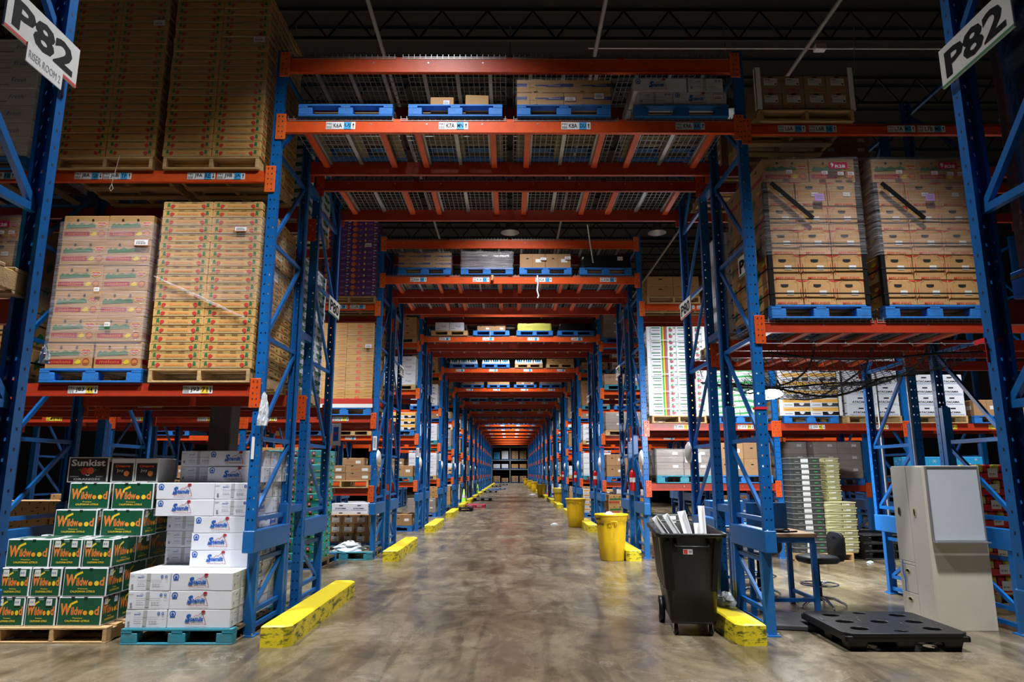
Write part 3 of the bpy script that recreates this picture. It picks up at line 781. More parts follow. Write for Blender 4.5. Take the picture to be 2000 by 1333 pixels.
        for k in 'RL':
            f = F[k]; f.rect(.012, .012, d-.012, h-.05, BLACKC); f.text('Orange', d/2, .145, .035, mat('deep orange', (.75,.10,.01), .6), w=.17, bold=.03); f.text('Joy', d*.4, .095, .04, OFFW, w=.08, bold=.01); f.ell(d*.68, .09, .03, .03, ORP)
    elif name == 'sunkist_end':
        w, d, h = .24, .38, .245
        m.cbox(-w/2, w/2, -d/2, d/2, 0, h, .005, OFFW); F = faces(m, w, d, h); f = F['F']; f.rect(.02, .015, w-.012, h-.05, BLACKC)
        f.text('Orange', w/2, .145, .034, mat('deep orange', (.75,.10,.01), .6), w=.15, bold=.03); f.text('Joy', w*.4, .10, .036, OFFW, w=.07); f.ell(w*.68, .09, .028, .028, ORP)
    elif name in ('stemilt', 'stemilt_s'):
        w, d, h = .585, .385, .163
        if name == 'stemilt_s': w, d = d, w
        m.cbox(-w/2, w/2, -d/2, d/2, 0, h, .005, WHITEB); F = faces(m, w, d, h)
        def big(f, W):
            f.ring(.048, .125, .020, .029, BLUEP); f.ell(.048, .122, .014, .012, BLUEP, 8); f.rect(.025, .094, .071, .102, BLUEP); f.line([(.048,.112),(.048,.140)], .005, BLUEP)
            c = W*.5
            f.text('S', c-.098, .055, .070, BLUEP, w=.052, bold=.06, shear=.2); f.rect(c-.128, .052, c-.082, .061, BLUEP)
            f.text('temilt', c-.018, .058, .043, BLUEP, w=.122, bold=.04, shear=.15)
            f.line([(c-.055,.092),(c-.022,.115),(c-.012,.106),(c+.022,.136),(c+.045,.105),(c+.068,.045)], .0042, CRIM); f.ell(c+.040, .146, .019, .013, CRIM); f.line([(c+.022,.136),(c+.028,.146)], .004, GREENP)
            f.text('World Famous Fruit', c-.02, .030, .012, CRIM, w=.19, bold=.02)
        def small(f, W):
            f.text('Stemilt', W*.28, .115, .014, BLUEP, w=.055, bold=.02, shear=.15); f.line([(W*.28,.13),(W*.33,.142),(W*.38,.12)], .002, BLUEP)
            f.rect(.008, .135, .05, .138, GREYP); f.rect(.008, .128, .04, .130, GREYP)
            f.rect(W*.43, .02, W*.52, h-.005, mat('parcel tape', (.45,.45,.46), .4)); f.ring(W*.80, .13, .006, .013, BLUEP, 12); f.ring(W*.90, .13, .006, .012, BLUEP, 12)
            f.rect(W*.2, .094, W*.8, .097, GREYP); f.rect(W*.88, .094, W*.95, .097, GREYP)
            f.bars(W*.22, .055, W*.40, .066, GREYP, 9); f.bars(W*.58, .050, W*.78, .066, GREYP, 9); f.rect(W*.2, .04, W*.42, .042, GREYP); f.rect(W*.58, .038, W*.84, .040, GREYP); f.rect(W*.07, .035, W*.12, .06, GREYP)
        if name == 'stemilt':
            big(F['F'], w); big(F['B'], w); small(F['R'], d); small(F['L'], d)
        else:
            small(F['F'], w); small(F['B'], w); big(F['R'], d); big(F['L'], d)
        F['T'].line([(.0, d/2), (w, d/2)], .003, GREYP) if name == 'stemilt' else F['T'].line([(w/2, 0), (w/2, d)], .003, GREYP)
    elif name == 'hole_carton':
        w, d, h = .332, .40, .270
        m.cbox(-w/2, w/2, -d/2, d/2, 0, h, .006, TAN); F = faces(m, w, d, h)
        for k in 'FB':
            f = F[k]; f.poly([(.005, .245), (.07, .262), (.062, h-.004), (.004, h-.004)], REDP); f.poly([(w-.005, .245), (w-.07, .262), (w-.062, h-.004), (w-.004, h-.004)], REDP)
            f.line([(.045, .03), (.05, .235), (.085, .262)], .003, TAN2); f.line([(w-.045, .03), (w-.05, .235), (w-.085, .262)], .003, TAN2)
            f.ell(w/2-.02, .205, .040, .014, HOLE); f.rect(w/2-.06, .214, w/2+.02, .222, HOLE); f.rect(w*.50, .11, w*.72, .155, OFFW); f.bars(w*.53, .12, w*.69, .135, GREYP, 6)
            f.text('MELONS', w*.5, .010, .022, REDP, w=.2, bold=.02); f.text('I', .02, .06, .12, REDP, w=.006); f.text('I', w-.02, .06, .12, REDP, w=.006)
        for k in 'RL':
            f = F[k]; f.poly([(.05,.05),(.13,.09),(.16,.16),(.1,.19),(.04,.14)], GREENP); f.ell(.22, .12, .055, .05, ORP); f.ell(.30, .16, .04, .04, REDP); f.ell(.26, .20, .05, .02, YELP)
    elif name == 'tag_carton':
        w, d, h = .245, .38, .205
        m.cbox(-w/2, w/2, -d/2, d/2, 0, h, .005, TAN2); F = faces(m, w, d, h)
        for k in 'FB':
            f = F[k]; f.rect(.05, .09, .20, .175, OFFW); f.rect(.06, .155, .12, .163, BLACKP); f.rect(.06, .14, .17, .144, GREYP); f.rect(.06, .12, .15, .124, GREYP); f.rect(.17, .10, .19, .115, BLACKP); f.ell(w/2, .04, .02, .014, REDP, 10); f.ell(w/2, .188, .03, .010, HOLE, 10)
    elif name == 'fold_crate':
        w, d, h = .515, .40, .155
        m.cbox(-w/2, w/2, -d/2, d/2, 0, h-.006, .004, TAN); m.box(-w*.18, w*.05, -d/2+.002, -d/2+.015, h-.006, h+.004, TAN); F = faces(m, w, d, h)
        for k in 'FB':
            f = F[k]; navy = mat('navy print', (.015, .03, .18), .6); f.rect(.0, .065, .11, .105, navy); f.rect(.20, .075, w*.62, .092, navy); f.poly([(w*.62,.065),(w,.065),(w,.105),(w*.62,.09)], navy)
            f.text('FRESH PRODUCE', w*.8, .078, .012, OFFW, w=.13); f.rect(.13, .062, .19, .066, TAN2); f.poly([(w*.35,.0),(w*.45,.0),(w*.44,.012),(w*.36,.012)], HOLE); f.line([(.14,0),(.14,.13)], .003, TAN2); f.line([(w*.42,.01),(w*.42,.14)], .003, TAN2)
        for k in 'RL': F[k].rect(.02, .07, d-.02, .1, BLUEP)
    elif name == 'plain_carton':
        w, d, h = .27, .27, .20
        m.cbox(-w/2, w/2, -d/2, d/2, 0, h, .005, TAN); F = faces(m, w, d, h); F['T'].line([(0, d/2), (w, d/2)], .003, TAN2)
    elif name == 'purple':
        w, d, h = .515, .39, .118
        m.cbox(-w/2, w/2, -d/2, d/2, 0, h, .004, PURPLE); F = faces(m, w, d, h)
        for k in 'FB':
            f = F[k]; f.ell(.055, .055, .045, .045, mat('mandarin orange print', (.85,.20,.02), .6)); f.rect(.10, .03, .13, .07, REDP); f.ell(.27, .06, .02, .026, YELP, 10); f.ell(.17, .045, .018, .018, ORP, 8)
            f.text('SUMO', .37, .045, .024, LILAC, w=.09, bold=.02); f.rect(w-.08, .08, w-.02, .1, OFFW); f.rect(0, 0, w, .005, BLACKP); f.ell(w-.06, .035, .02, .018, ORP, 8)
        for k in 'RL': f = F[k]; f.rect(.05, .07, .2, .085, LILAC); f.ell(.3, .05, .03, .03, ORP, 10)
    elif name == 'peach_long':
        w, d, h = .515, .39, .125
        m.cbox(-w/2, w/2, -d/2, d/2, 0, h, .005, TANY); F = faces(m, w, d, h); pk = mat('peach print', (.75, .13, .07), .6)
        for k in 'FB':
            f = F[k]; f.ell(w*.42, .055, .03, .035, pk, 10); f.ell(w*.52, .04, .02, .02, pk, 8); f.ell(w*.50, .085, .014, .014, pk, 8); f.rect(w*.7, .09, w*.96, .098, pk); f.rect(w*.74, .03, w*.98, .036, pk); f.rect(.02, .05, .08, .056, pk)
        for k in 'RL': f = F[k]; f.poly([(.06,.085),(.2,.085),(.2,.06),(.17,.06),(.17,.07),(.09,.07),(.09,.05),(.06,.05)], HOLE); f.ell(.3, .05, .02, .02, pk, 8)
    elif name == 'grape':
        w, d, h = .50, .39, .122
        m.cbox(-w/2, w/2, -d/2, d/2, 0, h, .004, WHITEB); F = faces(m, w, d, h)
        for k in 'FB':
            f = F[k]; f.rect(.03, .085, .20, .105, GREENP); f.rect(.05, .04, .20, .05, BLACKP); f.rect(w*.44, 0, w*.50, h, LGREEN); f.rect(w*.50, 0, w*.545, h, YELP); f.rect(w*.545, 0, w*.575, h, REDP); f.rect(w*.575, 0, w*.67, h, mat('mauve print', (.28,.13,.12), .6))
            for (a, b) in ((.0,.0),(.025,.006),(-.02,.012),(.005,.026),(.03,.032),(-.012,.036)): f.ell(w*.80+a, .03+b, .012, .012, CRIM, 8)
            f.poly([(w*.72,.08),(w*.78,.11),(w*.86,.095),(w*.80,.075)], LGREEN); f.rect(w*.90, .09, w*.99, .105, GREENP)
        for k in 'RL': f = F[k]; f.rect(.02, .08, .13, .10, GREENP); f.rect(.2, .03, .35, .04, GREENP); f.rect(.15, .1, .36, .112, BLACKP)
    elif name == 'white_green':
        w, d, h = .50, .37, .122
        m.cbox(-w/2, w/2, -d/2, d/2, 0, h, .004, WHITEB); F = faces(m, w, d, h)
        for k in F:
            if k == 'T': continue
            f = F[k]; W = w if k in 'FB' else d
            f.poly([(.04,.085),(W*.4,.085),(W*.45,.06),(W*.6,.06),(W*.65,.085),(W-.04,.085),(W-.04,.055),(W*.7,.03),(W*.3,.03),(.04,.055)], GREENP); f.rect(W*.4, .07, W*.58, .082, BLACKP); f.poly([(W*.2,.01),(W*.5,.01),(W*.45,.025),(W*.25,.025)], GREENP)
    elif name == 'green_net':
        w, d, h = .50, .39, .115
        m.cbox(-w/2, w/2, -d/2, d/2, 0, h, .004, WHITEB); F = faces(m, w, d, h)
        for k in 'FBRL':
            f = F[k]; W = w if k in 'FB' else d
            f.poly([(0,.02),(W*.3,.035),(W*.6,.0),(W,.03),(W,.06),(W*.7,.05),(W*.35,.08),(0,.06)], LGREEN); f.text('FRESH', W*.3, .088, .018, GREENP, w=.12, bold=.02); f.ell(W*.8, .085, .02, .014, REDP, 8)
    elif name == 'amber_band':
        w, d, h = .53, .39, .163
        m.cbox(-w/2, w/2, -d/2, d/2, 0, h, .004, WHITEB); F = faces(m, w, d, h)
        f = F['F']; f.rect(.02, .085, w, .155, GOLD); f.rect(w*.42, .01, w, .075, BLACKP); f.rect(.04, .03, .19, .045, GREYP); f.poly([(w*.60,.06),(w*.66,.03),(w*.74,.03),(w*.80,.06),(w*.76,.08),(w*.64,.08)], OFFW); f.rect(.05, .11, .22, .115, BLACKP)
        for k in 'RL': F[k].rect(.02, .085, d-.02, .155, GOLD)
    elif name == 'atacama':
        w, d, h = .49, .39, .195
        m.cbox(-w/2, w/2, -d/2, d/2, 0, h, .004, WHITEB); F = faces(m, w, d, h)
        for k in 'FB': f = F[k]; f.text('ATACAMA', w*.5, .045, .038, BLACKP, w=.30, bold=.04); f.rect(w*.42, .125, w*.62, .15, BLACKP); f.rect(.03, .02, w-.03, .026, BLUEP)
        for k in 'RL': f = F[k]; f.poly([(.10,.09),(.24,.09),(.22,.13),(.18,.11),(.14,.13)], BLACKP); f.rect(.26, .04, .36, .055, BLACKP); f.rect(.03, .03, .1, .036, GREYP)
    elif name == 'teal_box':
        w, d, h = .30, .39, .118
        m.cbox(-w/2, w/2, -d/2, d/2, 0, h, .004, TEALC); F = faces(m, w, d, h)
        for k in 'FBRL':
            f = F[k]; W = w if k in 'FB' else d
            f.rect(0, .0, W, .040, LGREEN); f.ell(W*.45, .068, .034, .034, REDP, 12); f.rect(W*.38, .01, W*.55, .035, BLACKP); f.rect(W*.7, .014, W*.95, .026, OFFW); f.poly([(W*.05,.05),(W*.25,.08),(W*.3,.05)], LGREEN); f.ell(W*.45, .068, .018, .018, OFFW, 8)
    elif name == 'blackdots':
        w, d, h = .34, .39, .255
        m.cbox(-w/2, w/2, -d/2, d/2, 0, h, .005, TAN); F = faces(m, w, d, h)
        for k in 'FBRL':
            f = F[k]; W = w if k in 'FB' else d
            for i, (a, b) in enumerate(((.06,.2),(.2,.22),(.28,.12),(.1,.1),(.2,.05),(.16,.15))):
                f.poly([(a, b), (a+(.04 if i % 2 else .012), b+.01), (a+(.04 if i % 2 else .012)-.005, b+(.022 if i % 2 else .045)), (a-.004, b+(.012 if i % 2 else .04))], HOLE)
    elif name == 'lab_box':
        w, d, h = .257, .34, .185
        m.cbox(-w/2, w/2, -d/2, d/2, 0, h, .005, TAN2); F = faces(m, w, d, h)
        for k in 'FBRL':
            f = F[k]; W = w if k in 'FB' else d
            f.rect(W*.2, .04, W*.8, .135, OFFW); f.poly([(W*.28,.132),(W*.5,.158),(W*.72,.132)], BLACKP); f.rect(W*.27, .055, W*.65, .07, GREYP); f.rect(W*.27, .10, W*.72, .104, GREYP); f.ell(W*.5, h-.012, .02, .012, HOLE, 10)
    elif name == 'brown_low':
        w, d, h = .40, .38, .135
        m.cbox(-w/2, w/2, -d/2, d/2, 0, h, .005, TAN2); F = faces(m, w, d, h)
        for k in 'FBRL': f = F[k]; W = w if k in 'FB' else d; f.rect(W*.62, .035, W*.85, .085, OFFW); f.poly([(W*.2,h-.001),(W*.3,h-.001),(W*.28,h-.016),(W*.22,h-.016)], HOLE); f.text('FRESH PRODUCE', W*.35, .06, .014, REDP, w=W*.3)
    elif name == 'slot_box':
        w, d, h = .50, .39, .20
        m.cbox(-w/2, w/2, -d/2, d/2, 0, h, .005, TAN); F = faces(m, w, d, h)
        for k in 'FBRL': f = F[k]; W = w if k in 'FB' else d; f.ell(W/2, .14, .045, .012, HOLE, 12); f.rect(.03, .09, W-.03, .125, OFFW) if False else None; f.rect(W*.15, h-.006, W*.25, h, HOLE); f.rect(W*.7, h-.006, W*.8, h, HOLE)
    elif name == 'grey_case':
        w, d, h = .50, .39, .25
        m.cbox(-w/2, w/2, -d/2, d/2, 0, h, .006, GREYTAN); F = faces(m, w, d, h)
        for k in 'FBRL': f = F[k]; W = w if k in 'FB' else d; f.line([(0,.125),(W,.125)], .003, BLACKP); f.rect(W*.6, .15, W*.8, .2, OFFW)
    elif name == 'big_brown':
        w, d, h = .50, .54, .30
        m.cbox(-w/2, w/2, -d/2, d/2, 0, h, .006, TAN2); F = faces(m, w, d, h)
        for k in 'FBRL': f = F[k]; W = w if k in 'FB' else d; f.line([(W/2,0),(W/2,h)], .003, HOLE); f.rect(W*.62, .12, W*.86, .19, OFFW); f.ell(W*.3, .2, .03, .012, HOLE, 10)
    elif name == 'big_white':
        w, d, h = .50, .54, .20
        m.cbox(-w/2, w/2, -d/2, d/2, 0, h, .006, WHITEB); F = faces(m, w, d, h)
        for k in 'FBRL': f = F[k]; W = w if k in 'FB' else d; f.text('Fresh', W*.6, .08, .05, BLUEP, w=.16, shear=.2); f.rect(.03, .04, W*.4, .05, GREYP)
    elif name == 'snow_box':
        w, d, h = .40, .30, .17
        m.cbox(-w/2, w/2, -d/2, d/2, 0, h, .005, SKYC); F = faces(m, w, d, h)
        for k in 'FBRL':
            f = F[k]; W = w if k in 'FB' else d
            for cx, cy, r in ((.08,.09,.04),(.3*W/.4,.12,.03),(.2*W/.4,.04,.018)):
                for a in range(3): f.line([(cx-r*math.cos(a*PI/3), cy-r*math.sin(a*PI/3)), (cx+r*math.cos(a*PI/3), cy+r*math.sin(a*PI/3))], .004, OFFW)
    elif name == 'candy_tray':
        w, d, h = .40, .30, .19
        m.cbox(-w/2, w/2, -d/2, d/2, 0, .075, .004, REDC); rr = random.Random(3)
        for i in range(4):
            x = -w/2+.05+i*.1
            for dy in (-d/2+.05, d/2-.05): m.cbox(x-.044, x+.044, dy-.03, dy+.03, .07, h-.01, .018, YCARD if i % 2 == 0 else REDC)
        m.cbox(-w/2+.01, w/2-.01, -.08, .08, .07, h-.02, .02, YCARD); F = faces(m, w, d, h)
        f = F['F']; f.rect(.13, .02, .25, .13, OFFW); f.bars(.15, .05, .23, .07, BLACKP, 6)
        f = F['L']; f.rect(.09, .02, .2, .13, OFFW)
    elif name == 'dark_crate':
        w, d, h = .56, .40, .098
        m.cbox(-w/2, w/2, -d/2, d/2, 0, h-.012, .006, DCRATE); m.cbox(-w/2-.006, w/2+.006, -d/2-.006, d/2+.006, h-.016, h, .004, mat('crate rim', (.16,.16,.15), .5)); F = faces(m, w, d, h)
        f = F['F']; f.rect(w*.38, .01, w*.62, .078, OFFW); f.rect(.06, .02, .065, .07, BLACKP); f.rect(w*.78, .035, w*.9, .05, LGREEN); f.rect(w*.4, .03, w*.6, .034, GREYP); f.rect(.1, .02, .17, .03, GREYP)
    elif name == 'pale_crate':
        w, d, h = .56, .40, .098
        m.cbox(-w/2, w/2, -d/2, d/2, 0, h-.010, .02, YCRATE, True); m.cbox(-w/2-.006, w/2+.006, -d/2-.006, d/2+.006, h-.014, h, .004, YCRATE); F = faces(m, w, d, h)
        f = F['F']; f.line([(.04,.03),(.2,.045),(.3,.06)], .006, BLACKP); f.line([(.3,.04),(.3,.075)], .01, BLACKP); f.rect(w*.66, .045, w*.8, .068, OFFW); f.line([(w*.8,.05),(w-.03,.06)], .006, BLACKP)
    elif name == 'film_case':      # shrink-wrapped low case of drinks
        w, d, h = .34, .38, .16
        m.cbox(-w/2, w/2, -d/2, d/2, 0, h*.4, .01, WHITEB)
        for i in range(4):
            for j in range(4): m.lathe([(.036,.0),(.038,h*.6),(.03,h*.8),(.014,h*.95),(.014,h),(0,h)], mat('bottle blue', (.12,.35,.6), .25) if (i+j) % 3 else PAPER, (-w/2+.045+i*.083, -d/2+.05+j*.09, 0), 8)
    CM[name] = (m.mesh(name), w, d, h)
    return CM[name]
LONG = []
CSHORT = {'strawberry':'strawberry carton','melon':'melon carton','hole_carton':'tan slotted carton','tag_carton':'labelled brown carton','fold_crate':'striped tan carton','purple':'purple carton','peach_long':'peach carton','grape':'striped grape carton','white_green':'green banded carton',
 'green_net':'green waved carton','amber_band':'amber banded carton','atacama':'black lettered carton','blackdots':'vented tan carton','lab_box':'labelled brown box','brown_low':'low brown carton','slot_box':'tan carton','grey_case':'greyish case','big_brown':'brown carton','big_white':'white carton','film_case':'bottle case'}
CDESC = {'strawberry':'flat tan strawberry carton','melon':'tan melon carton with red band','wildwood':'green citrus carton with orange lettering','sunkist':'black orange carton with white lettering','sunkist_end':'black carton end with orange fruit print',
 'stemilt':'white fruit carton, long side out','stemilt_s':'white fruit carton, short end out','hole_carton':'tan slotted carton, red corners','tag_carton':'brown carton with white labels','fold_crate':'tan carton with navy stripe',
 'plain_carton':'plain cardboard box','purple':'purple carton with orange discs','peach_long':'yellow tan carton with peach prints','grape':'white grape carton with rainbow stripes','white_green':'white carton with green bands',
 'green_net':'white carton with green waves','amber_band':'white carton with amber and black bands','atacama':'white carton with black lettering','teal_box':'teal carton with red discs','blackdots':'tan carton with many slots','lab_box':'brown box with white label',
 'brown_low':'low brown carton with white sticker','slot_box':'tan carton with handle slot','grey_case':'wrapped greyish case','big_brown':'large brown carton','big_white':'large white carton','snow_box':'blue snowflake carton','candy_tray':'red tray of yellow bags',
 'dark_crate':'dark plastic crate with white tag','pale_crate':'pale yellow plastic crate','film_case':'shrink wrapped case of bottles'}
CNAME = {'strawberry':'strawberry_carton','melon':'melon_carton','wildwood':'citrus_carton','sunkist':'orange_carton','sunkist_end':'orange_carton','stemilt':'fruit_carton','stemilt_s':'fruit_carton','hole_carton':'handle_slot_carton','tag_carton':'labelled_carton',
 'fold_crate':'striped_carton','plain_carton':'plain_carton','purple':'mandarin_carton','peach_long':'peach_carton','grape':'grape_carton','white_green':'banded_carton','green_net':'waved_carton','amber_band':'amber_carton','atacama':'lettered_carton','teal_box':'teal_carton',
 'blackdots':'vented_carton','lab_box':'labelled_box','brown_low':'low_carton','slot_box':'slotted_carton','grey_case':'wrapped_case','big_brown':'brown_carton','big_white':'white_carton','snow_box':'snowflake_carton','film_case':'bottle_case'}
def one(kind, x, y, z, label, group, rz=0, name='carton', cat='carton', sc=None):
    if name == 'carton': name = CNAME.get(kind, name)
    if len(label.split()) > 16: LONG.append(label)
    me, w, d, h = carton(kind); o = link(name, me, (x, y, z), rz)
    if sc: o.scale = sc
    return setp(o, label, cat, group)
COLN = {1: [''], 2: ['left ', 'right '], 3: ['left ', 'middle ', 'right '], 4: ['leftmost ', 'inner left ', 'inner right ', 'rightmost ']}
FARK = [False]; FARL = []
def stack(kind, x, y, z, nx, ny, nz, where, vis='F', jit=.004, gap=.004, sc=(1,1,1), lean=0, name='carton', cat='carton', skip=()):
    """x = centre, y = front face, z = base. vis: extra sides seen (R/L/T). Only cartons that can be seen are built."""
    me, w, d, h = carton(kind); w *= sc[0]; d *= sc[1]; h *= sc[2]
    if FARK[0]:
        for k in range(nz):
            for i in range(nx):
                for j in range(ny): FARL.append((kind, (x+(i-(nx-1)/2)*(w+gap), y+d/2+j*(d+gap), z+k*(h+.0012)), sc))
        return nz*(h+.0012)
    rr = random.Random(int((x*31+y*17+z*7)*100))
    grp = '%s of the stack %s' % (CDESC[kind].split(',')[0]+'s', where)
    for k in range(nz):
        for i in range(nx):
            for j in range(ny):
                see = j == 0 or ('R' in vis and i == nx-1) or ('L' in vis and i == 0) or ('T' in vis and k == nz-1)
                if not see or (i, j, k) in skip: continue
                px = x+(i-(nx-1)/2)*(w+gap)+rr.uniform(-jit, jit)+lean*k*h; py = y+d/2+j*(d+gap)+rr.uniform(-jit, jit)*.5
                dep = '' if ny == 1 else ('front' if j == 0 else 'rearmost' if j == ny-1 else 'mid-depth')
                lay = ORD[k] if nz > 1 else ''
                lab = '%s, %s %s%s, %s' % (CDESC[kind], ('top' if k == nz-1 and nz > 1 else lay)+(' layer' if nz > 1 else ''), COLN.get(nx, COLN[4])[i] if nx <= 4 else '', dep, where)
                lab = ' '.join(lab.replace(' ,', ',').replace(', ,', ',').split())
                if len(lab.split()) > 16: lab = lab.replace(CDESC[kind], CSHORT.get(kind, CDESC[kind]))
                one(kind, px, py, z+k*(h+.0012), lab, grp, rr.uniform(-.004, .004) if jit else 0, name, cat, sc if sc != (1,1,1) else None)
    return nz*(h+.0012)
def wrap(x0, x1, y0, y1, z0, z1, where, m=None, e=.008, top=False, wav=.004, sides=True):
    """stretch film round a load: a thin shell following its sides"""
    m = m or FILM; q = MB(); rr = random.Random(int(abs(x0*100+z0*10+y0)))
    x0 -= e; x1 += e; y0 -= e; y1 += e; c = .03
    ring = []
    def seg(ax, ay, bx, by, n):
        for i in range(n): t = i/n; ring.append((ax+(bx-ax)*t, ay+(by-ay)*t))
    seg(x0+c, y0, x1-c, y0, 8); seg(x1-c, y0, x1, y0+c, 1); seg(x1, y0+c, x1, y1-c, 8); seg(x1, y1-c, x1-c, y1, 1)
    seg(x1-c, y1, x0+c, y1, 3); seg(x0+c, y1, x0, y1-c, 1); seg(x0, y1-c, x0, y0+c, 8); seg(x0, y0+c, x0+c, y0, 1)
    n = len(ring); rows = max(4, int((z1-z0)/.08)); vs = []; fs = []; cx, cy = (x0+x1)/2, (y0+y1)/2
    for r in range(rows+1):
        for a, b in ring:
            o = rr.uniform(0, wav); vs.append((a-cx+(o if a > cx else -o), b-cy+(o if b > cy else -o), (z1-z0)*r/rows+rr.uniform(-.006, .006)))
    for r in range(rows):
        for i in range(n): fs.append((r*n+i, r*n+(i+1) % n, (r+1)*n+(i+1) % n, (r+1)*n+i))
    if top: fs.append(tuple(rows*n+i for i in range(n)))
    q.add(vs, fs, m, True)
    o = q.obj('stretch_wrap', loc=(cx, cy, z0)); return setp(o, 'clear stretch wrap around the load %s' % where, 'stretch wrap', 'stretch film on loads')
def sticker(x, y, z, w, h, label, rot=0, side_='F', tone=None):
    m = MB(); m.cbox(-w/2, w/2, -.0025, 0, -h/2, h/2, .0008, tone or PAPER); f = m.face((-w/2, -.0025, -h/2), (1,0,0), (0,0,1))
    f.bars(w*.15, h*.2, w*.85, h*.5, BLACKP, 12); f.rect(w*.15, h*.62, w*.7, h*.68, GREYP); f.line([(.002,.002),(w-.002,.002),(w-.002,h-.002),(.002,h-.002),(.002,.002)], .003, REDP)
    o = m.obj('barcode_label', loc=(x, y, z)); o.rotation_euler = (0, rot, 0); return setp(o, label, 'label', 'barcode labels stuck on the film')

# ================================================================== loads of the first row
YF = Y0-.03                    # pallet fronts overhang the beam slightly
def pc(y): return y+PD/2       # pallet centre from its front
XW = (-1.80, -.60, .59, 1.88)
for x, t in zip(XW, ('with nothing on it, above K6A', 'with two small boxes, above K7A', 'with striped cartons, above K8A', 'with white fruit cartons, above K9A')):
    pallet('blue', x, pc(YF), 5.385, t)
ZK = 5.385+PH
one('plain_carton', -.76, 7.15, ZK, 'plain cardboard box with barcode, left of the two above K7A', 'plain boxes above K7A', sc=(.96,.9,.80), name='cardboard_box', cat='box')
one('plain_carton', -.375, 7.15, ZK, 'plain cardboard box, right of the two above K7A', 'plain boxes above K7A', sc=(.96,.9,.93), rz=.05, name='cardboard_box', cat='box')
sticker(-.71, 7.02, ZK+.09, .075, .06, 'white barcode label on the left plain box above K7A')
stack('fold_crate', .59, YF+.02, ZK, 2, 2, 2, 'above K8A')
sticker(.66, YF+.015, ZK+.075, .12, .05, 'plain white label on the striped cartons above K8A'); sticker(.98, YF+.015, ZK+.11, .11, .075, 'barcode label on right of the striped cartons above K8A')
wrap(.07, 1.11, YF+.01, YF+.84, ZK, ZK+.31, 'of striped cartons above K8A', FILML)
one('stemilt_s', 1.60, YF+.02+.29, ZK, 'white fruit carton, short end out, lower left above K9A', 'white fruit cartons above K9A')
one('stemilt', 2.09, YF+.02+.19, ZK, 'white fruit carton, long side out, lower right above K9A', 'white fruit cartons above K9A')
one('stemilt', 1.66, YF+.02+.19, ZK+.165, 'white fruit carton, long side out, upper left above K9A', 'white fruit cartons above K9A')
one('stemilt_s', 2.16, YF+.02+.29, ZK+.165, 'white fruit carton, short end out, upper right above K9A', 'white fruit cartons above K9A')
one('stemilt', 1.66, YF+.62+.19, ZK, 'white fruit carton at the rear lower left above K9A', 'white fruit cartons above K9A')
one('stemilt', 1.66, YF+.42+.2, ZK+.165, 'white fruit carton at the rear upper left above K9A', 'white fruit cartons above K9A')
wrap(1.40, 2.385, YF+.01, YF+.83, ZK-.02, ZK+.165, 'of white fruit cartons above K9A', FILML)
sticker(2.29, YF+.008, ZK+.09, .11, .075, 'barcode label on the lower right white carton above K9A')

# left bay, upper level
pallet('wood', -3.22, pc(YF), 4.765, 'above J9A'); pallet('wood', -4.36, pc(YF), 4.765, 'above J8A')
stack('strawberry', -3.22, YF+.0, 4.907, 2, 3, 22, 'above J9A', 'FR'); stack('strawberry', -4.36, YF+.0, 4.907, 2, 3, 22, 'above J8A', 'FR')
wrap(-3.76, -2.69, YF-.005, YF+1.17, 5.6, 6.75, 'of strawberry cartons above J9A', FILM); wrap(-4.9, -3.83, YF-.005, YF+1.17, 5.3, 6.8, 'of strawberry cartons above J8A', FILM)
sticker(-2.79, YF-.022, 6.30, .13, .07, 'barcode label at the right corner of the load above J9A'); sticker(-3.92, YF-.022, 6.50, .13, .07, 'barcode label at the right corner of the load above J8A')
# left bay, lower level
pallet('blue', -4.25, pc(YF), 2.455, 'above J83'); pallet('wood', -3.15, pc(YF), 2.455, 'above J93')
stack('melon', -4.245, YF+.01, 2.597, 2, 2, 6, 'above J83', 'FR', jit=.010); stack('strawberry', -3.15, YF, 2.597, 2, 3, 20, 'above J93', 'FR')
wrap(-4.75, -3.76, YF-.005, YF+.83, 2.70, 4.16, 'of melon cartons above J83', FILMH)
wrap(-3.69, -2.61, YF-.005, YF+1.17, 3.30, 4.22, 'of strawberry cartons above J93', FILM)
sticker(-3.86, YF-.022, 3.93, .15, .07, 'barcode label on the melon load above J83'); sticker(-2.83, YF-.022, 4.08, .13, .055, 'barcode label on the strawberry load above J93')
for i, (x, z) in enumerate(((-4.27, 3.42), (-4.12, 3.05))):
    m = MB(); m.cbox(-.028, .028, -.001, 0, -.022, .022, .0004, PAPER); m.face((-.028,-.0012,-.022),(1,0,0),(0,0,1)).bars(.008,.012,.048,.03,GREYP,6)
    setp(m.obj('small_sticker', loc=(x, YF-.024, z)), 'tiny white sticker on the melon load, %s of two' % ('upper', 'lower')[i], 'label', 'small stickers on melon load')
# band of twisted film running down across the strawberry load
q = MB(); pts = [(-3.69+i*.0735, YF-.026, 3.56-i*.0335+.004*math.sin(i*2.1)) for i in range(15)]
q.tube(pts, [.006+.010*math.sin(PI*i/14) for i in range(15)], FILMH, 6); setp(q.obj('film_rope'), 'twisted band of clear film slanting across the strawberry load above J93', 'stretch wrap')
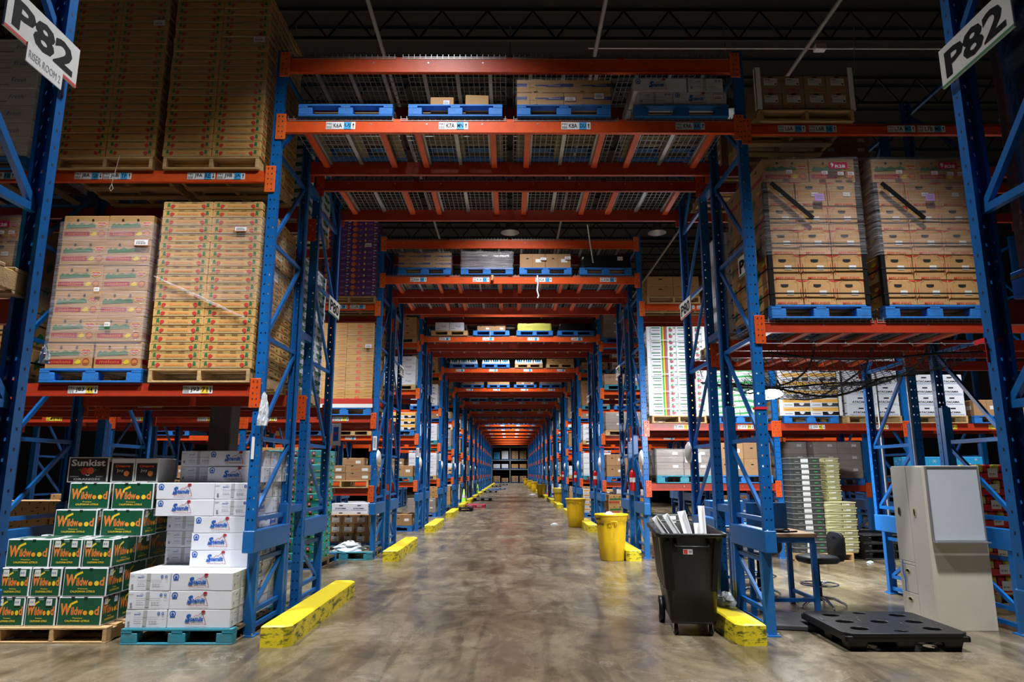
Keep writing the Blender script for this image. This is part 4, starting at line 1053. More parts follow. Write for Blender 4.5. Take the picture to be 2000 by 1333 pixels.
# rear half of the left bay
for z, n in ((2.597, 14), (4.907, 13)):
    pallet('wood', -3.17, pc(8.50), z-.142, 'in the rear half of the left bay, %s level' % ZN(z))
    stack('white_green', -3.17, 8.52, z, 2, 3, n, 'rear left bay %s level' % ZN(z), 'R')
    wrap(-3.70, -2.66, 8.51, 9.65, z+.6, z+n*.1235, 'of green banded cartons, rear left bay, %s level' % ZN(z), FILML)
pallet('blue', -4.3, pc(8.50), 2.455, 'in the rear half of the left bay, outer place')
stack('slot_box', -4.3, 8.52, 2.597, 2, 2, 7, 'rear left bay outer place')
# second bay on the left (behind the near frame)
pallet('blue', -5.72, pc(YF), 4.765, 'above the FB label at the far left'); stack('big_white', -5.72, YF+.01, 4.907, 2, 2, 7, 'above the FB label', 'FR'); wrap(-6.23, -5.2, YF, YF+1.1, 4.95, 6.28, 'of white cartons above the FB label', FILM)
def strapped(x, z, where, vis, n=5, tagtxt='9R28', y=None, tilt=0):
    y = YF if y is None else y
    pallet('blue', x, pc(y), z, where)
    zb = z+PH+.002; hh = stack('hole_carton', x, y+.01, zb, 3, 3, n, where, vis, jit=.008); stack('melon', x, y+.02, zb+hh, 2, 3, 1, 'on top of the load '+where, vis, sc=(1.04,1,1))
    top = zb+hh+.275
    for sx, nm in ((-1, 'left'), (1, 'right')):
        m = MB(); m.box(-.004*sx, .045*-sx, -.004, 0, 0, top-zb-.28, BLKPL); m.box(-.004*sx, 0, -.004, .05, 0, top-zb-.28, BLKPL)
        setp(m.obj('corner_board', loc=(x+sx*.515, y-.002, zb)), 'black corner board, %s front edge, load %s' % (nm, where), 'corner board', 'black corner boards')
    for i in range(4):
        zz = zb+.12+i*.272
        m = MB(); m.box(-.52, .52, -.009, -.006, -.008, .008, BLACKP); m.box(-.524, -.52, -.009, 1.20, -.008, .008, BLACKP); m.box(.52, .524, -.009, 1.20, -.008, .008, BLACKP)
        setp(m.obj('pallet_strap', loc=(x, y, zz)), 'thin black strap round the load %s, %s from below' % (where, ORD[i].replace('bottom', 'first')), 'strap', 'black load straps')
    m = MB(); m.bar((-.44, -.036, 0), (-.02, -.036, -.40), .045, .010, BLKPL, up=(0,1,0)); setp(m.obj('loose_board', loc=(x, y, top-.30)), 'black board held slantwise under the film on the load %s' % where, 'board', 'slanting black boards')
    wrap(x-.52, x+.52, y-.002, y+1.21, zb+.54, top, where, FILM, e=.020)
    m = MB(); m.cbox(-.10, .10, -.002, 0, -.038, .038, .0005, MAG); f = m.face((-.10, -.002, -.038), (1,0,0), (0,0,1)); f.text('9', .035, .018, .05, OFFW, bold=.03); f.text('R28', .12, .012, .036, OFFW, w=.11, bold=.03)
    setp(m.obj('pallet_tag', loc=(x+.30, y-.026, top-.10)), 'magenta 9R28 tag on the load %s' % where, 'tag', 'magenta load tags')
    for i, (dx, dz) in enumerate(((.32, -.19), (.43, -.19), (.15, -.18), (-.23, -.17))):
        sticker(x+dx, y-.024, top+dz, .07, .045, 'small barcode label on the load %s, %s from the right' % (where, ('second','first','third','fourth')[i]))
    m = MB(); m.cbox(-.05, .05, -.002, 0, -.04, .04, .0005, LILAC); f = m.face((-.05,-.002,-.04),(1,0,0),(0,0,1)); f.rect(.02,.05,.08,.056,GREYP); f.rect(.02,.03,.08,.036,GREYP)
    setp(m.obj('lilac_sticker', loc=(x+.07, y-.026, top-.46)), 'lilac paper sticker on the load %s' % where, 'label', 'lilac stickers')
    return top
strapped(-5.66, 2.455, 'at the far left', 'FR')
strapped(3.22, 3.125, 'left place of the right bay', 'FL')
strapped(4.40, 3.125, 'right place of the right bay', 'FL')
for z, kd, n in ((3.125, 'atacama', 7), (5.325, 'brown_low', 5)):
    for x, nm in ((3.22, 'near'), (4.40, 'outer')):
        pallet('wood', x, pc(8.50), z, 'in the rear half of the right bay, %s level, %s place' % (ZN(z), nm)); stack(kd, x, 8.52, z+PH+.002, 2, 2, n, 'rear right bay %s level %s place' % (ZN(z), nm), 'FL')
# top right small load
pallet('wood', 3.25, pc(YF), 5.33, 'above L6A'); stack('tag_carton', 3.25, YF+.02, 5.473, 4, 3, 2, 'above L6A', 'FL')
for i, (x, y) in enumerate(((2.735, YF-.005), (3.765, YF-.005), (3.765, YF+1.05))):
    m = MB(); m.box(-.03, .03, 0, .006, 0, .50 if i != 2 else .56, WHITEM); m.box(-.03 if i == 0 else .024, -.024 if i == 0 else .03, 0, .05, 0, .5, WHITEM)
    setp(m.obj('corner_board', loc=(x, y, 5.473)), 'white corner board of the labelled load above L6A, %s' % ('left front', 'right front', 'right rear')[i], 'corner board', 'white corner boards')
wrap(2.745, 3.755, YF+.01, YF+1.14, 5.48, 5.87, 'of labelled cartons above L6A', FILML)

# near row, seen past the edges of the picture
pallet('wood', -3.05, 3.52-.585, 2.455, 'cut off at the left edge, on the near rack')
pallet('blue', 3.16, 3.52-.585, 2.455, 'cut off at the right edge, on the near rack')
def goods(x, y, z, w, d, h, label, m=None, seed=1, name='wrapped_goods'):
    """bulging film-covered bags or bottles; x,y centre"""
    rr = random.Random(seed); n = 14; vs = []; fs = []; q = MB(); rows = 7
    per = []
    for i in range(n): per.append((-1+2*i/n, -1))
    for i in range(n): per.append((1, -1+2*i/n))
    for i in range(n): per.append((1-2*i/n, 1))
    for i in range(n): per.append((-1, 1-2*i/n))
    N = len(per); offs = [rr.uniform(-.03, .02) for _ in range(N)]
    for r in range(rows+1):
        t = r/rows; k = 1-.10*max(0, t-.75)*4*.4
        for i, (a, b) in enumerate(per):
            o = 1+offs[i]*(.5+math.sin(t*9+i)*.5)
            vs.append((a*w/2*k*o, b*d/2*k*o, h*t+rr.uniform(-.008, .008)))
    for r in range(rows):
        for i in range(N): fs.append((r*N+i, r*N+(i+1) % N, (r+1)*N+(i+1) % N, (r+1)*N+i))
    fs.append(tuple(rows*N+i for i in range(N)))
    q.add(vs, fs, m or BLKWRAP, True)
    return setp(q.obj(name, loc=(x, y, z)), label, 'wrapped goods', 'film wrapped goods')
goods(3.18, 2.93, 2.60, 1.0, 1.08, 2.3, 'tall black wrapped load cut off at the right edge', seed=5)
for i, (y, z, w) in enumerate(((2.75, 3.62, .16), (2.6, 3.05, .12))):
    m = MB(); m.cbox(-.003, 0, 0, w, 0, .09, .0006, PAPER); f = m.face((-.003, w, 0), (0,-1,0), (0,0,1)); f.rect(.02, .05, w-.02, .056, GREYP); f.rect(.02, .03, w-.03, .036, GREYP)
    setp(m.obj('paper_label', loc=(2.655, y, z)), 'white paper label on the tall black wrapped load, %s' % ('upper', 'lower')[i], 'label', 'labels on black load')

# floor, left bay: citrus cartons
pallet('wood', -4.27, pc(6.80), 0, 'under the green citrus cartons'); 
WW = 'wildwood'; WH = .2635; G = 'green citrus cartons on the floor pallet'
def wbox(x, y, z, rot, lab): one(WW, x, y, z, 'green citrus carton, '+lab, G, PI/2*rot+R.uniform(-.012, .012))
for l in (0, 1):
    z = .142+l*WH; t = ('bottom layer', 'second layer')[l]; o = .02*(1-l)
    wbox(-4.035-o, 6.99, z, 0, t+', long side out at the right front'); wbox(-4.40-o, 7.05, z, 1, t+', end out in the middle front'); wbox(-4.70-o, 7.05, z, 1, t+', end out at the left front')
    wbox(-3.975-o, 7.345, z, 1, t+', behind the right front carton'); wbox(-3.975-o, 7.765, z, 1, t+', at the right rear')
z = .142+2*WH
wbox(-4.615, 7.00, z, 0, 'third layer, long side out at the left'); wbox(-4.25, 7.065, z, 1, 'third layer, end out in the middle'); wbox(-3.95, 7.065, z, 1, 'third layer, end out at the right corner')
wbox(-4.02, 7.42, z, 0, 'third layer, behind the right corner carton'); wbox(-3.96, 7.775, z, 1, 'third layer, at the right rear'); wbox(-4.44, 7.42, z, 0, 'third layer, middle of the pallet'); wbox(-4.66, 7.30+.2, z, 1, 'third layer, left of the middle')
z += WH
wbox(-4.35, 7.245, z, 0, 'fourth layer, left of the pair'); wbox(-3.885, 7.245, z, 0, 'fourth layer, right of the pair'); wbox(-3.87, 7.60, z, 1, 'fourth layer, at the right rear'); wbox(-4.3, 7.62, z, 0, 'fourth layer, rear left')
z += WH
wbox(-4.27, 7.30, z, 0, 'top layer, left of the pair'); wbox(-3.81, 7.26, z, 0, 'top layer, right of the pair')
wbox(-3.80, 7.60, z, 0, 'top layer, behind the right one')
z += WH
one('sunkist', -4.345, 7.35, z, 'black orange carton with white lettering on top of the citrus pile', 'black orange cartons')
one('sunkist_end', -3.99, 7.40, z, 'black carton end showing orange fruit, left of two beside the lettered carton', 'black orange cartons'); one('sunkist_end', -3.745, 7.40, z, 'black carton end showing orange fruit, right of two beside the lettered carton', 'black orange cartons')

# floor, left bay: white fruit cartons
pallet('teal', -3.075, pc(6.74), 0, 'under the white fruit cartons')
SH = .1645; G = 'white fruit cartons on the floor pallet'
def sbox(kind, x, yf, z, lab, dz=0):
    me, w, d, h = carton(kind); one(kind, x+R.uniform(-.006, .006), yf+d/2, z, 'white fruit carton, '+lab, G, R.uniform(-.012, .012))
LN = ['bottom', 'second', 'third', 'fourth', 'fifth', 'sixth', 'seventh', 'eighth', 'ninth', 'topmost']
for l in range(10):
    z = .142+l*SH; t = LN[l]+' layer, '
    if l < 3:
        sbox('stemilt_s', -3.375, 6.76, z, t+'end out at the left front'); sbox('stemilt', -2.885, 6.76, z, t+'long side out at the right front')
        sbox('stemilt_s', -2.785, 7.155, z, t+'right side behind the front carton'); sbox('stemilt', -2.885, 7.75, z, t+'right rear')
        if l == 2: sbox('stemilt_s', -3.375, 7.355, z, t+'left side behind the front carton'); 
    elif l < 6:
        sbox('stemilt', -2.885, 7.12, z, t+'long side out, front'); sbox('stemilt_s', -3.38, 7.40, z, t+'end out, set back on the left'); sbox('stemilt_s', -2.785, 7.51, z, t+'right rear')
    elif l < 8:
        sbox('stemilt', -3.28, 7.12, z, t+'long side out at the left'); sbox('stemilt_s', -2.79, 7.12, z, t+'end out at the right'); sbox('stemilt', -2.885, 7.71, z, t+'right rear')
    else:
        sbox('stemilt_s', -3.28, 7.36, z, t+'end out at the left'); sbox('stemilt', -2.86, 7.36-.06, z, t+'long side out at the right') if l == 8 else sbox('stemilt', -2.86, 7.31, z, t+'long side out at the right')
        sbox('stemilt', -2.86, 7.71, z, t+'right rear')
wrap(-2.70, -2.588, 6.78, 8.08, .16, .62, 'at the right side of the white cartons', FILML, e=.004)

# concrete building post in the flue
m = MB(); m.cbox(-.13, .13, -.13, .13, 0, HC, .012, CONC); setp(m.obj('trim_60', loc=(-3.42, 8.28, 0)), kind='structure')
# shelf load on the left rear outer, floor loads behind the first row
for x, n, w_ in ((-6.3, 4, 'nearer'), (-7.0, 5, 'farther')): pass

# ================================================================== second rack row and beyond
def lev(k, s, j): return levels(k, s, j)
Y1 = rowy(1)-.03
# tunnel shelf
KX = (-1.68, -.455, .70, 1.885)
pallet('blue', KX[0], pc(Y1), 5.385, 'above K0A'); stack('fold_crate', KX[0], Y1+.02, ZK, 2, 2, 2, 'above K0A'); wrap(KX[0]-.52, KX[0]+.52, Y1, Y1+.85, ZK, ZK+.33, 'above K0A', FILM, top=True)
pallet('blue', KX[1], pc(Y1), 5.385, 'above K1A'); goods(KX[1], Y1+.5, ZK, 1.0, .95, .30, 'shiny black bags under clear film above K1A', seed=2); wrap(KX[1]-.5, KX[1]+.5, Y1, Y1+.95, ZK-.04, ZK+.33, 'of black bags above K1A', FILMH, wav=.03)
pallet('blue', KX[2], pc(Y1), 5.385, 'above K2A'); stack('big_brown', KX[2], Y1+.02, ZK, 2, 1, 1, 'above K2A', sc=(1,1,.95)); sticker(.66, Y1+.005, ZK+.18, .12, .06, 'white label on the brown cartons above K2A'); sticker(1.14, Y1+.005, ZK+.2, .12, .07, 'barcode label on the brown cartons above K2A')
pallet('blue', KX[3], pc(Y1), 5.385, 'above K3A'); goods(KX[3], Y1+.5, ZK, .98, .95, .27, 'black wrapped goods with a white label above K3A', seed=3); sticker(2.17, Y1-.02, ZK+.18, .11, .08, 'white label on the black goods above K3A')
# left bay
x = -3.14
pallet('wood', x, pc(Y1), 4.805, 'under the purple cartons'); stack('purple', x, Y1+.01, 4.947, 2, 3, 13, 'left bay upper shelf second row', 'FR'); wrap(x-.53, x+.53, Y1, Y1+1.19, 4.95, 6.4, 'of purple cartons', FILML); sticker(-2.80, Y1-.02, 5.98, .13, .08, 'barcode label on the purple carton load')
pallet('blue', -4.32, pc(Y1), 4.805, 'beside the purple cartons'); stack('slot_box', -4.32, Y1+.01, 4.947, 2, 2, 5, 'beside the purple cartons')
pallet('blue', x, pc(Y1), 2.625, 'under the peach cartons'); stack('peach_long', x, Y1+.01, 2.767, 2, 3, 13, 'left bay second row', 'FR', jit=.002); sticker(-2.72, Y1-.02, 3.95, .13, .08, 'barcode label on the peach carton load')
m = MB(); m.box(-.53, .53, -.012, -.008, 0, .07, PAPER); m.box(-.53, .53, -.012, -.008, .07, .17, REDP); m.box(.53, .534, -.012, 1.18, 0, .07, PAPER); m.box(.53, .534, -.012, 1.18, .07, .17, REDP)
setp(m.obj('load_band', loc=(x, Y1+.01, 2.767)), 'red and white sheet round the foot of the peach carton load', 'band')
wrap(x-.53, x+.53, Y1, Y1+1.19, 3.1, 4.3, 'of peach cartons', FILML)
pallet('wood', -4.32, pc(Y1), 2.625, 'left of the peach cartons'); stack('white_green', -4.32, Y1+.01, 2.767, 2, 2, 11, 'left of the peach cartons')
pallet('wood', x, pc(Y1), 1.275, 'on the knee high left shelf, second row'); stack('brown_low', x+.08, Y1+.03, 1.417, 2, 2, 2, 'knee high left shelf', 'FRT', sc=(1.22,1,1)); stack('brown_low', -2.93, Y1+.03, 1.417+.274, 1, 1, 1, 'on top at the right, knee high left shelf')
m = MB(); m.cbox(-.07, .07, -.003, 0, -.055, .055, .001, LGREEN); m.face((-.07,-.003,-.055),(1,0,0),(0,0,1)).rect(.012,.012,.128,.098,PAPER); setp(m.obj('green_label', loc=(-3.36, Y1+.02, 1.60)), 'green edged paper on the brown cartons, knee high left shelf', 'label')
pallet('wood', -4.3, pc(Y1), 1.275, 'outer place of the knee high left shelf'); stack('slot_box', -4.3, Y1+.03, 1.417, 2, 2, 3, 'knee high left shelf outer place')
stack('lab_box', -3.20, 14.62, .0+PH+.002, 4, 2, 3, 'floor behind the empty teal pallet', 'FR'); pallet('blue', -3.20, 14.60+PD/2, 0, 'under the labelled brown boxes')
pallet('teal', -3.02, pc(12.96), 0, 'empty but for loose film, second row left')
pallet('blue', -3.62, pc(11.70), 0, 'under the teal cartons, in the aisle'); stack('teal_box', -3.62, 11.72, PH+.002, 3, 2, 15, 'floor pallet in the aisle', 'FR', jit=.012, lean=.012); wrap(-4.10, -3.12, 11.71, 12.52, 1.2, 1.93, 'of teal cartons', FILML)
def crumple(x, y, z, sx, sy, sz, label, m, seed=1, name='crumpled_film'):
    rr = random.Random(seed); n, r = 16, 9; vs = []; fs = []
    for i in range(r+1):
        t = PI/2*i/r
        for j in range(n):
            a = 2*PI*j/n; k = 1+rr.uniform(-.22, .22); vs.append((math.cos(a)*math.cos(t)*sx/2*k, math.sin(a)*math.cos(t)*sy/2*k, max(0, math.sin(t)*sz*(1+rr.uniform(-.2, .2)))))
    for i in range(r):
        for j in range(n): fs.append((i*n+j, i*n+(j+1) % n, (i+1)*n+(j+1) % n, (i+1)*n+j))
    q = MB(); q.add(vs, fs, m); return setp(q.obj(name, loc=(x, y, z)), label, 'plastic film')
WFILM = mat('milky film', (.62, .66, .70), .2, bump=.4, bscale=30)
crumple(-2.98, 13.25, PH, .55, .45, .16, 'heap of loose clear film on the empty teal pallet', WFILM, 4)
crumple(-3.45, 12.1+.95, PH, .3, .4, .3, 'torn film slumped beside the teal cartons', WFILM, 9)
# right bay
x = 3.20
pallet('wood', x, pc(Y1), 4.805, 'above J0A'); stack('slot_box', x, Y1+.01, 4.947, 2, 2, 2, 'above J0A', 'FL'); pallet('wood', 4.3, pc(Y1), 4.805, 'right of J0A'); stack('slot_box', 4.3, Y1+.01, 4.947, 2, 2, 2, 'right of J0A', 'F')
pallet('wood', x, pc(Y1), 2.475, 'above J02'); stack('grape', x, Y1+.01, 2.617, 2, 3, 14, 'above J02', 'FL', jit=.003)
for i, xx in enumerate((x-.53, x+.53)):
    m = MB(); m.box(-.03, .03, -.004, 0, 0, 1.72, WHITEM); m.box(-.03 if i == 0 else .026, -.026 if i == 0 else .03, 0, .05, 0, 1.72, WHITEM); setp(m.obj('corner_board', loc=(xx, Y1+.0, 2.617)), 'white corner board at the %s of the grape cartons' % ('left', 'right')[i], 'corner board', 'white corner boards')
for i in range(5):
    m = MB(); m.box(-.55, .55, -.009, -.006, -.006, .006, PAPER); setp(m.obj('pallet_strap', loc=(x, Y1, 2.75+i*.33)), 'white strap across the grape cartons, %s from below' % ORD[i].replace('bottom', 'first'), 'strap', 'white load straps')
pallet('blue', 4.36, pc(Y1), 2.475, 'above J12'); stack('green_net', 4.36, Y1+.01, 2.617, 2, 2, 9, 'above J12', 'FL', jit=.008); wrap(3.85, 4.88, Y1, Y1+.8, 2.62, 3.66, 'of green waved cartons above J12', FILML)
pallet('teal', x+.05, pc(Y1), 1.365, 'on the knee high right shelf, second row'); stack('grey_case', x+.05, Y1+.03, 1.507, 2, 2, 2, 'knee high right shelf', 'FL', sc=(1,1,.95)); wrap(x-.47, x+.57, Y1+.02, Y1+.85, 1.5, 2.0, 'of grey cases', FILM, top=True)
m = MB(); m.cbox(-.15, .15, -.002, 0, -.085, .085, .0006, OFFW); setp(m.obj('paper_sheet', loc=(3.42, Y1-.004, 1.83)), 'blank white sheet taped on the grey cases', 'paper')
pallet('blue', 4.38, pc(Y1), 1.365, 'outer place of the knee high right shelf'); stack('big_brown', 4.38, Y1+.03, 1.507, 2, 1, 2, 'knee high right shelf outer place', 'FL')
for xx, nm in ((3.0, 'near'), (3.75, 'middle'), (4.5, 'outer')):
    stack('dark_crate', xx, 13.06, .0+.002, 1, 1, 8, 'floor under the right bay %s' % nm, name='plastic_crate', cat='crate')
# bay one out on the right
pallet('blue', 5.70, pc(Y1), 2.475, 'above J22'); stack('amber_band', 5.70, Y1+.01, 2.617, 2, 2, 8, 'above J22', 'FL', jit=.002); wrap(5.16, 6.24, Y1, Y1+.82, 2.7, 3.9, 'of amber banded cartons', FILML)
for i, xx in enumerate((5.14, 6.27)):
    m = MB(); m.box(-.03, .03, -.004, 0, 0, 1.35, WHITEM); m.box(-.002, .002, 0, .05, 0, 1.35, WHITEM); setp(m.obj('corner_board', loc=(xx, Y1, 2.617)), 'white corner board at the %s of the amber banded cartons' % ('left', 'right')[i], 'corner board', 'white corner boards')
pallet('wood', 6.90, pc(Y1), 2.475, 'above J32'); stack('atacama', 6.90, Y1+.01, 2.617, 2, 3, 6, 'above J32', 'FL')
pallet('wood', 8.15, pc(Y1), 2.475, 'under black lettered cartons two bays out'); stack('atacama', 8.15, Y1+.01, 2.617, 2, 2, 4, 'two bays out on the right', 'FL')
pallet('blue', 9.3, pc(Y1), 2.475, 'under brown cartons two bays out'); stack('big_brown', 9.3, Y1+.01, 2.617, 2, 1, 1, 'two bays out on the right', 'FL')
# floor pallet of crates
pallet('wood', 5.62, pc(12.72), 0, 'under the plastic crates'); 
stack('dark_crate', 5.39, 12.74, PH+.002, 1, 1, 17, 'floor pallet right of the lamp', name='plastic_crate', cat='crate', jit=.006)
stack('pale_crate', 5.94, 13.16, PH+.002, 1, 1, 17, 'rear of the floor pallet', name='plastic_crate', cat='crate', jit=.006); stack('pale_crate', 5.98, 12.74, PH+.002, 1, 1, 9, 'front of the floor pallet', name='plastic_crate', cat='crate', jit=.010)
for i in range(3): pallet('black', 7.0, 13.6, .0+i*.143, 'on the floor under J32, %s of three' % ('lowest','middle','topmost')[i])
for x, kd, n, nm in ((5.75, 'grey_case', 3, 'near'), (6.9, 'grey_case', 3, 'far')):
    pallet('blue', x, pc(14.60), 1.30, 'in the rear half one bay out, %s place' % nm); stack(kd, x, 14.62, 1.442, 2, 1, n, 'rear half one bay out %s place' % nm); wrap(x-.51, x+.51, 14.61, 15.05, 1.44, 2.2, 'of grey cases one bay out, %s place' % nm, FILM)
for x in (5.08+1.195,): 
    setp(beam(5.08, 7.47, 14.609, 1.30, .13, RUST, 'knee high red brown beam behind the plastic crates', 'side bay beams', 1, False))
pallet('blue', 8.05, pc(Y1), 1.365, 'under the snowflake cartons'); stack('snow_box', 8.1, Y1+.03, 1.507, 3, 1, 2, 'two bays out on the knee high shelf', sc=(1.25,1,1))
# trays of yellow bags by the right hand frame
pallet('wood', 6.35, pc(8.62), 0, 'under the red trays'); stack('candy_tray', 6.20, 8.66, PH+.002, 2, 2, 8, 'floor pallet right of the cabinet', 'FL', jit=.006, name='bag_tray', cat='tray')
# floor loads beyond the left bay (tan cartons with slots)
for (x, y, n, nm) in ((-6.7, 10.0, 4, 'near the left edge'), (-8.0, 13.05, 4, 'left of the pillar row'), (-6.6, 13.05, 5, 'two bays from the tunnel')):
    pallet('wood', x, pc(y), 0, nm); stack('blackdots', x, y+.02, PH+.002, 3, 2, n, nm, 'FR', jit=.02)
# pallets on the head high beams of the second row, left
for x, nm, kd in ((-5.65, 'just left of L12', 'big_white'), (-6.85, 'above L02', 'slot_box'), (-8.15, 'right of M02', 'melon'), (-9.35, 'above M02', 'slot_box')):
    pallet('blue', x, pc(Y1), 2.625, nm); stack(kd, x, Y1+.02, 2.767, 2, 1, 3, nm)
# generic loads deeper in
KINDS = ['big_brown', 'slot_box', 'big_white', 'grey_case', 'big_brown', 'melon', 'brown_low', 'amber_band', 'atacama', 'big_brown']
rk = random.Random(23)
for k in range(2, NR):
    yy = rowy(k)-.03
    far = k > 3; FARK[0] = k >= 6
    for s in (-1, 1):
        for z in [0]+levels(k, s, 0):
            for xi, xx in enumerate((3.16, 4.34) if k <= 3 else (3.16,)):
                if rk.random() < .12: continue
                kd = rk.choice(KINDS); me, w_, d_, h_ = carton(kd)
                room = (1.12 if z == 0 else {1.30: 1.0, 2.56: .95, 3.83: 1.1, 5.17: 1.0}.get(z, 1.0))-.2
                n = max(1, min(int(room/h_), 7)); n = rk.randint(max(1, n-2), n)
                nm = '%s %s, %s row %s%s' % (('floor' if z == 0 else ZN(z)), 'place' if z == 0 else 'shelf', ROWN[k+1], side(s), '' if xi == 0 else ' outer')
                pallet(rk.choice(['blue', 'wood', 'blue', 'teal']), s*xx, pc(yy), z+.005 if z else 0, nm, far=True)
                stack(kd, s*xx, yy+.02, z+PH+.008, 2, 2 if k < 8 else 1, n, nm, 'F'+('R' if s < 0 else 'L'), sc=(1.0, 1.3 if k >= 8 else 1, 1))
                if k < 6 and rk.random() < .5: wrap(s*xx-.51, s*xx+.51, yy+.01, yy+.02+d_*2, z+PH+.05, z+PH+n*h_, nm, FILM)
    if k < 10:
        for i, xx in enumerate((-1.72, -.53, .70, 1.87)):
            nm = 'above the tunnel, %s row, %s from left' % (ROWN[k+1], ORD[i].replace('bottom', 'first'))
            pallet('blue' if rk.random() < .8 else 'wood', xx, pc(yy), 5.385, nm, far=True)
            t = (k, i)
            if t == (2, 0): stack('big_white', xx, yy+.02, ZK, 2, 1, 1, nm, sc=(.8, 1, 1.2))
            elif t == (2, 1): stack('brown_low', xx, yy+.02, ZK, 2, 1, 1, nm)
            elif t == (2, 2): goods(xx, yy+.5, ZK, .98, .9, .22, 'lime yellow wrapped goods above the tunnel in the third row from front', YCARD, seed=8)
            elif t == (2, 3): goods(xx, yy+.5, ZK, .98, .9, .22, 'black wrapped goods above the tunnel at the right of the second rack row behind', seed=9)
            elif k == 3 and i < 3: stack('film_case', xx, yy+.02, ZK, 3, 1, 1, nm, name='bottle_case', cat='bottle case')
            else:
                kd = rk.choice(['big_white', 'slot_box', 'fold_crate', 'brown_low', 'grey_case']); stack(kd, xx, yy+.02, ZK, 2, 1, 1, nm)
FARK[0] = False
if FARL:
    me = bpy.data.meshes.new('distant_cartons'); V = []; F = []; MI = []; mats = []
    for kind, (px, py, pz), sc in FARL:
        cm = carton(kind)[0]; o = len(V); mi = []
        for m_ in cm.materials:
            if m_ not in mats: mats.append(m_)
            mi.append(mats.index(m_))
        V.extend((v.co.x*sc[0]+px, v.co.y*sc[1]+py, v.co.z*sc[2]+pz) for v in cm.vertices)
        for p_ in cm.polygons: F.append(tuple(o+q_ for q_ in p_.vertices)); MI.append(mi[p_.material_index])
    me.from_pydata(V, [], F)
    for m_ in mats: me.materials.append(m_)
    me.polygons.foreach_set('material_index', MI); me.update()
    setp(link('distant_cartons', me), 'small distant cartons on the shelves of the far rack rows', 'cartons', kind='stuff')
for k, bays in ((2, (1, 2)), (3, (1, 2))):
    for s in (-1, 1):
        for j in bays:
            for z in (0, 1.30, 2.56):
                for dx, pn in ((-.6, 'inner'), (.6, 'outer')):
                    if rk.random() < .25: continue
                    xx = s*((XO[j]+XO[j+1])/2+dx); kd = rk.choice(KINDS); h_ = carton(kd)[3]; n = max(1, int(.75/h_)-rk.randint(0, 1))
                    nm = '%s, %s row %s, %s, %s place' % ('floor' if z == 0 else ZN(z)+' shelf', ROWN[k+1], side(s), ('', 'second bay', 'third bay')[j], pn)
                    pallet(rk.choice(['blue', 'wood']), xx, pc(rowy(k)-.03), z+.005 if z else 0, nm, far=True); stack(kd, xx, rowy(k)-.01, z+PH+.008, 2, 1, n, nm)

# ================================================================== things on the floor
class CylFace(Face):
    """decals wrapped on a standing cone: angle a0, radius function of height"""
    def __init__(s, mb, a0, rad): s.mb = mb; s.a0 = a0; s.rad = rad; s.e = .0012
    def P(s, u, v):
        r = s.rad(v)+s.e; a = s.a0+u/r; return (r*math.cos(a), r*math.sin(a), v)
def can_mesh(writing):
    out = []; m = MB(); n = 48; H = .78; vs = []; fs = []; prof = [(.205, 0), (.215, .015), (.245, .35), (.262, .60), (.268, .68), (.285, .69), (.290, .75), (.292, H)]
    for i, (r, z) in enumerate(prof):
        for k in range(n):
            rr = r+(.004 if (k % 6 < 3 and 0 < i < 5) else 0); a = 2*PI*k/n; vs.append((rr*math.cos(a), rr*math.sin(a), z))
    for i in range(len(prof)-1):
        for k in range(n): fs.append((i*n+k, i*n+(k+1) % n, (i+1)*n+(k+1) % n, (i+1)*n+k))
    m.add(vs, fs, YPLAS, True); m.lathe([(.0, .004), (.205, 0)], YPLAS, n=n)
    m.lathe([(.292, H), (.308, H+.004), (.312, H+.028), (.300, H+.036), (.284, H+.030), (.276, H-.02), (.25, .40), (.21, .03), (0, .03)], YPLAS, n=n)
    if writing:
        f = CylFace(m, PI*1.10, lambda z: .292); f.text('BRUTE', .045, .715, .035, BLACKP, w=.13, bold=.04)
        f = CylFace(m, PI*1.10, lambda z: .276); f.text('Plastic Only', .04, .615, .05, BLACKP, w=.26, bold=.02)
    out.append(('tub', m.mesh('tub'), (0,0,0)))
    q = MB()
    q.tube([(-.035, .286, .60), (-.05, .325, .64), (-.05, .335, .70), (.05, .335, .70), (.05, .325, .64), (.035, .286, .60)], .012, YPLAS, 8)
    me = q.mesh('handle'); out.append(('handle', me, (0,0,0))); out.append(('handle', me, 'PI'))
    return out
CAN = {True: can_mesh(True), False: can_mesh(False)}
for i, (x, y, rz, lab) in enumerate(((1.86, 12.97, 0, 'big yellow waste can with black writing beside the curb, nearest of its line'), (1.93, 20.7, .4, 'yellow waste can, second nearest, beside the second curb'), (2.42, 34.4, 1.1, 'yellow waste can with draped liner, third nearest of the line'),
        (2.0, 45.0, .2, 'yellow waste can left of the orange cone'), (1.98, 57.0, 2, 'yellow waste can, fifth of the line down the tunnel'), (1.98, 69.0, 1, 'yellow waste can, sixth of the line down the tunnel'), (1.95, 88.0, 2.2, 'yellow waste can, farthest of the line'))):
    r = empty('waste_can', (x, y, 0), rz, lab, 'waste can', 'yellow waste cans')
    for n_, me, lc in CAN[i == 0]: link(n_, me, (0,0,0), PI if lc == 'PI' else 0, r)
liner = MB(); liner.lathe([(.317, .60), (.325, .66), (.320, .79), (.305, .825), (.285, .815)], mat('yellowed liner', (.75,.52,.08), .3), n=30, sx=1.01)
o = liner.obj('bin_liner', loc=(2.42, 34.4, 0)); setp(o, 'thin liner folded over the rim of the third waste can', 'bin liner')
crumple(1.80, 12.85, .80, .16, .12, .06, 'bit of white film sticking out of the nearest yellow can', WFILM, 3)
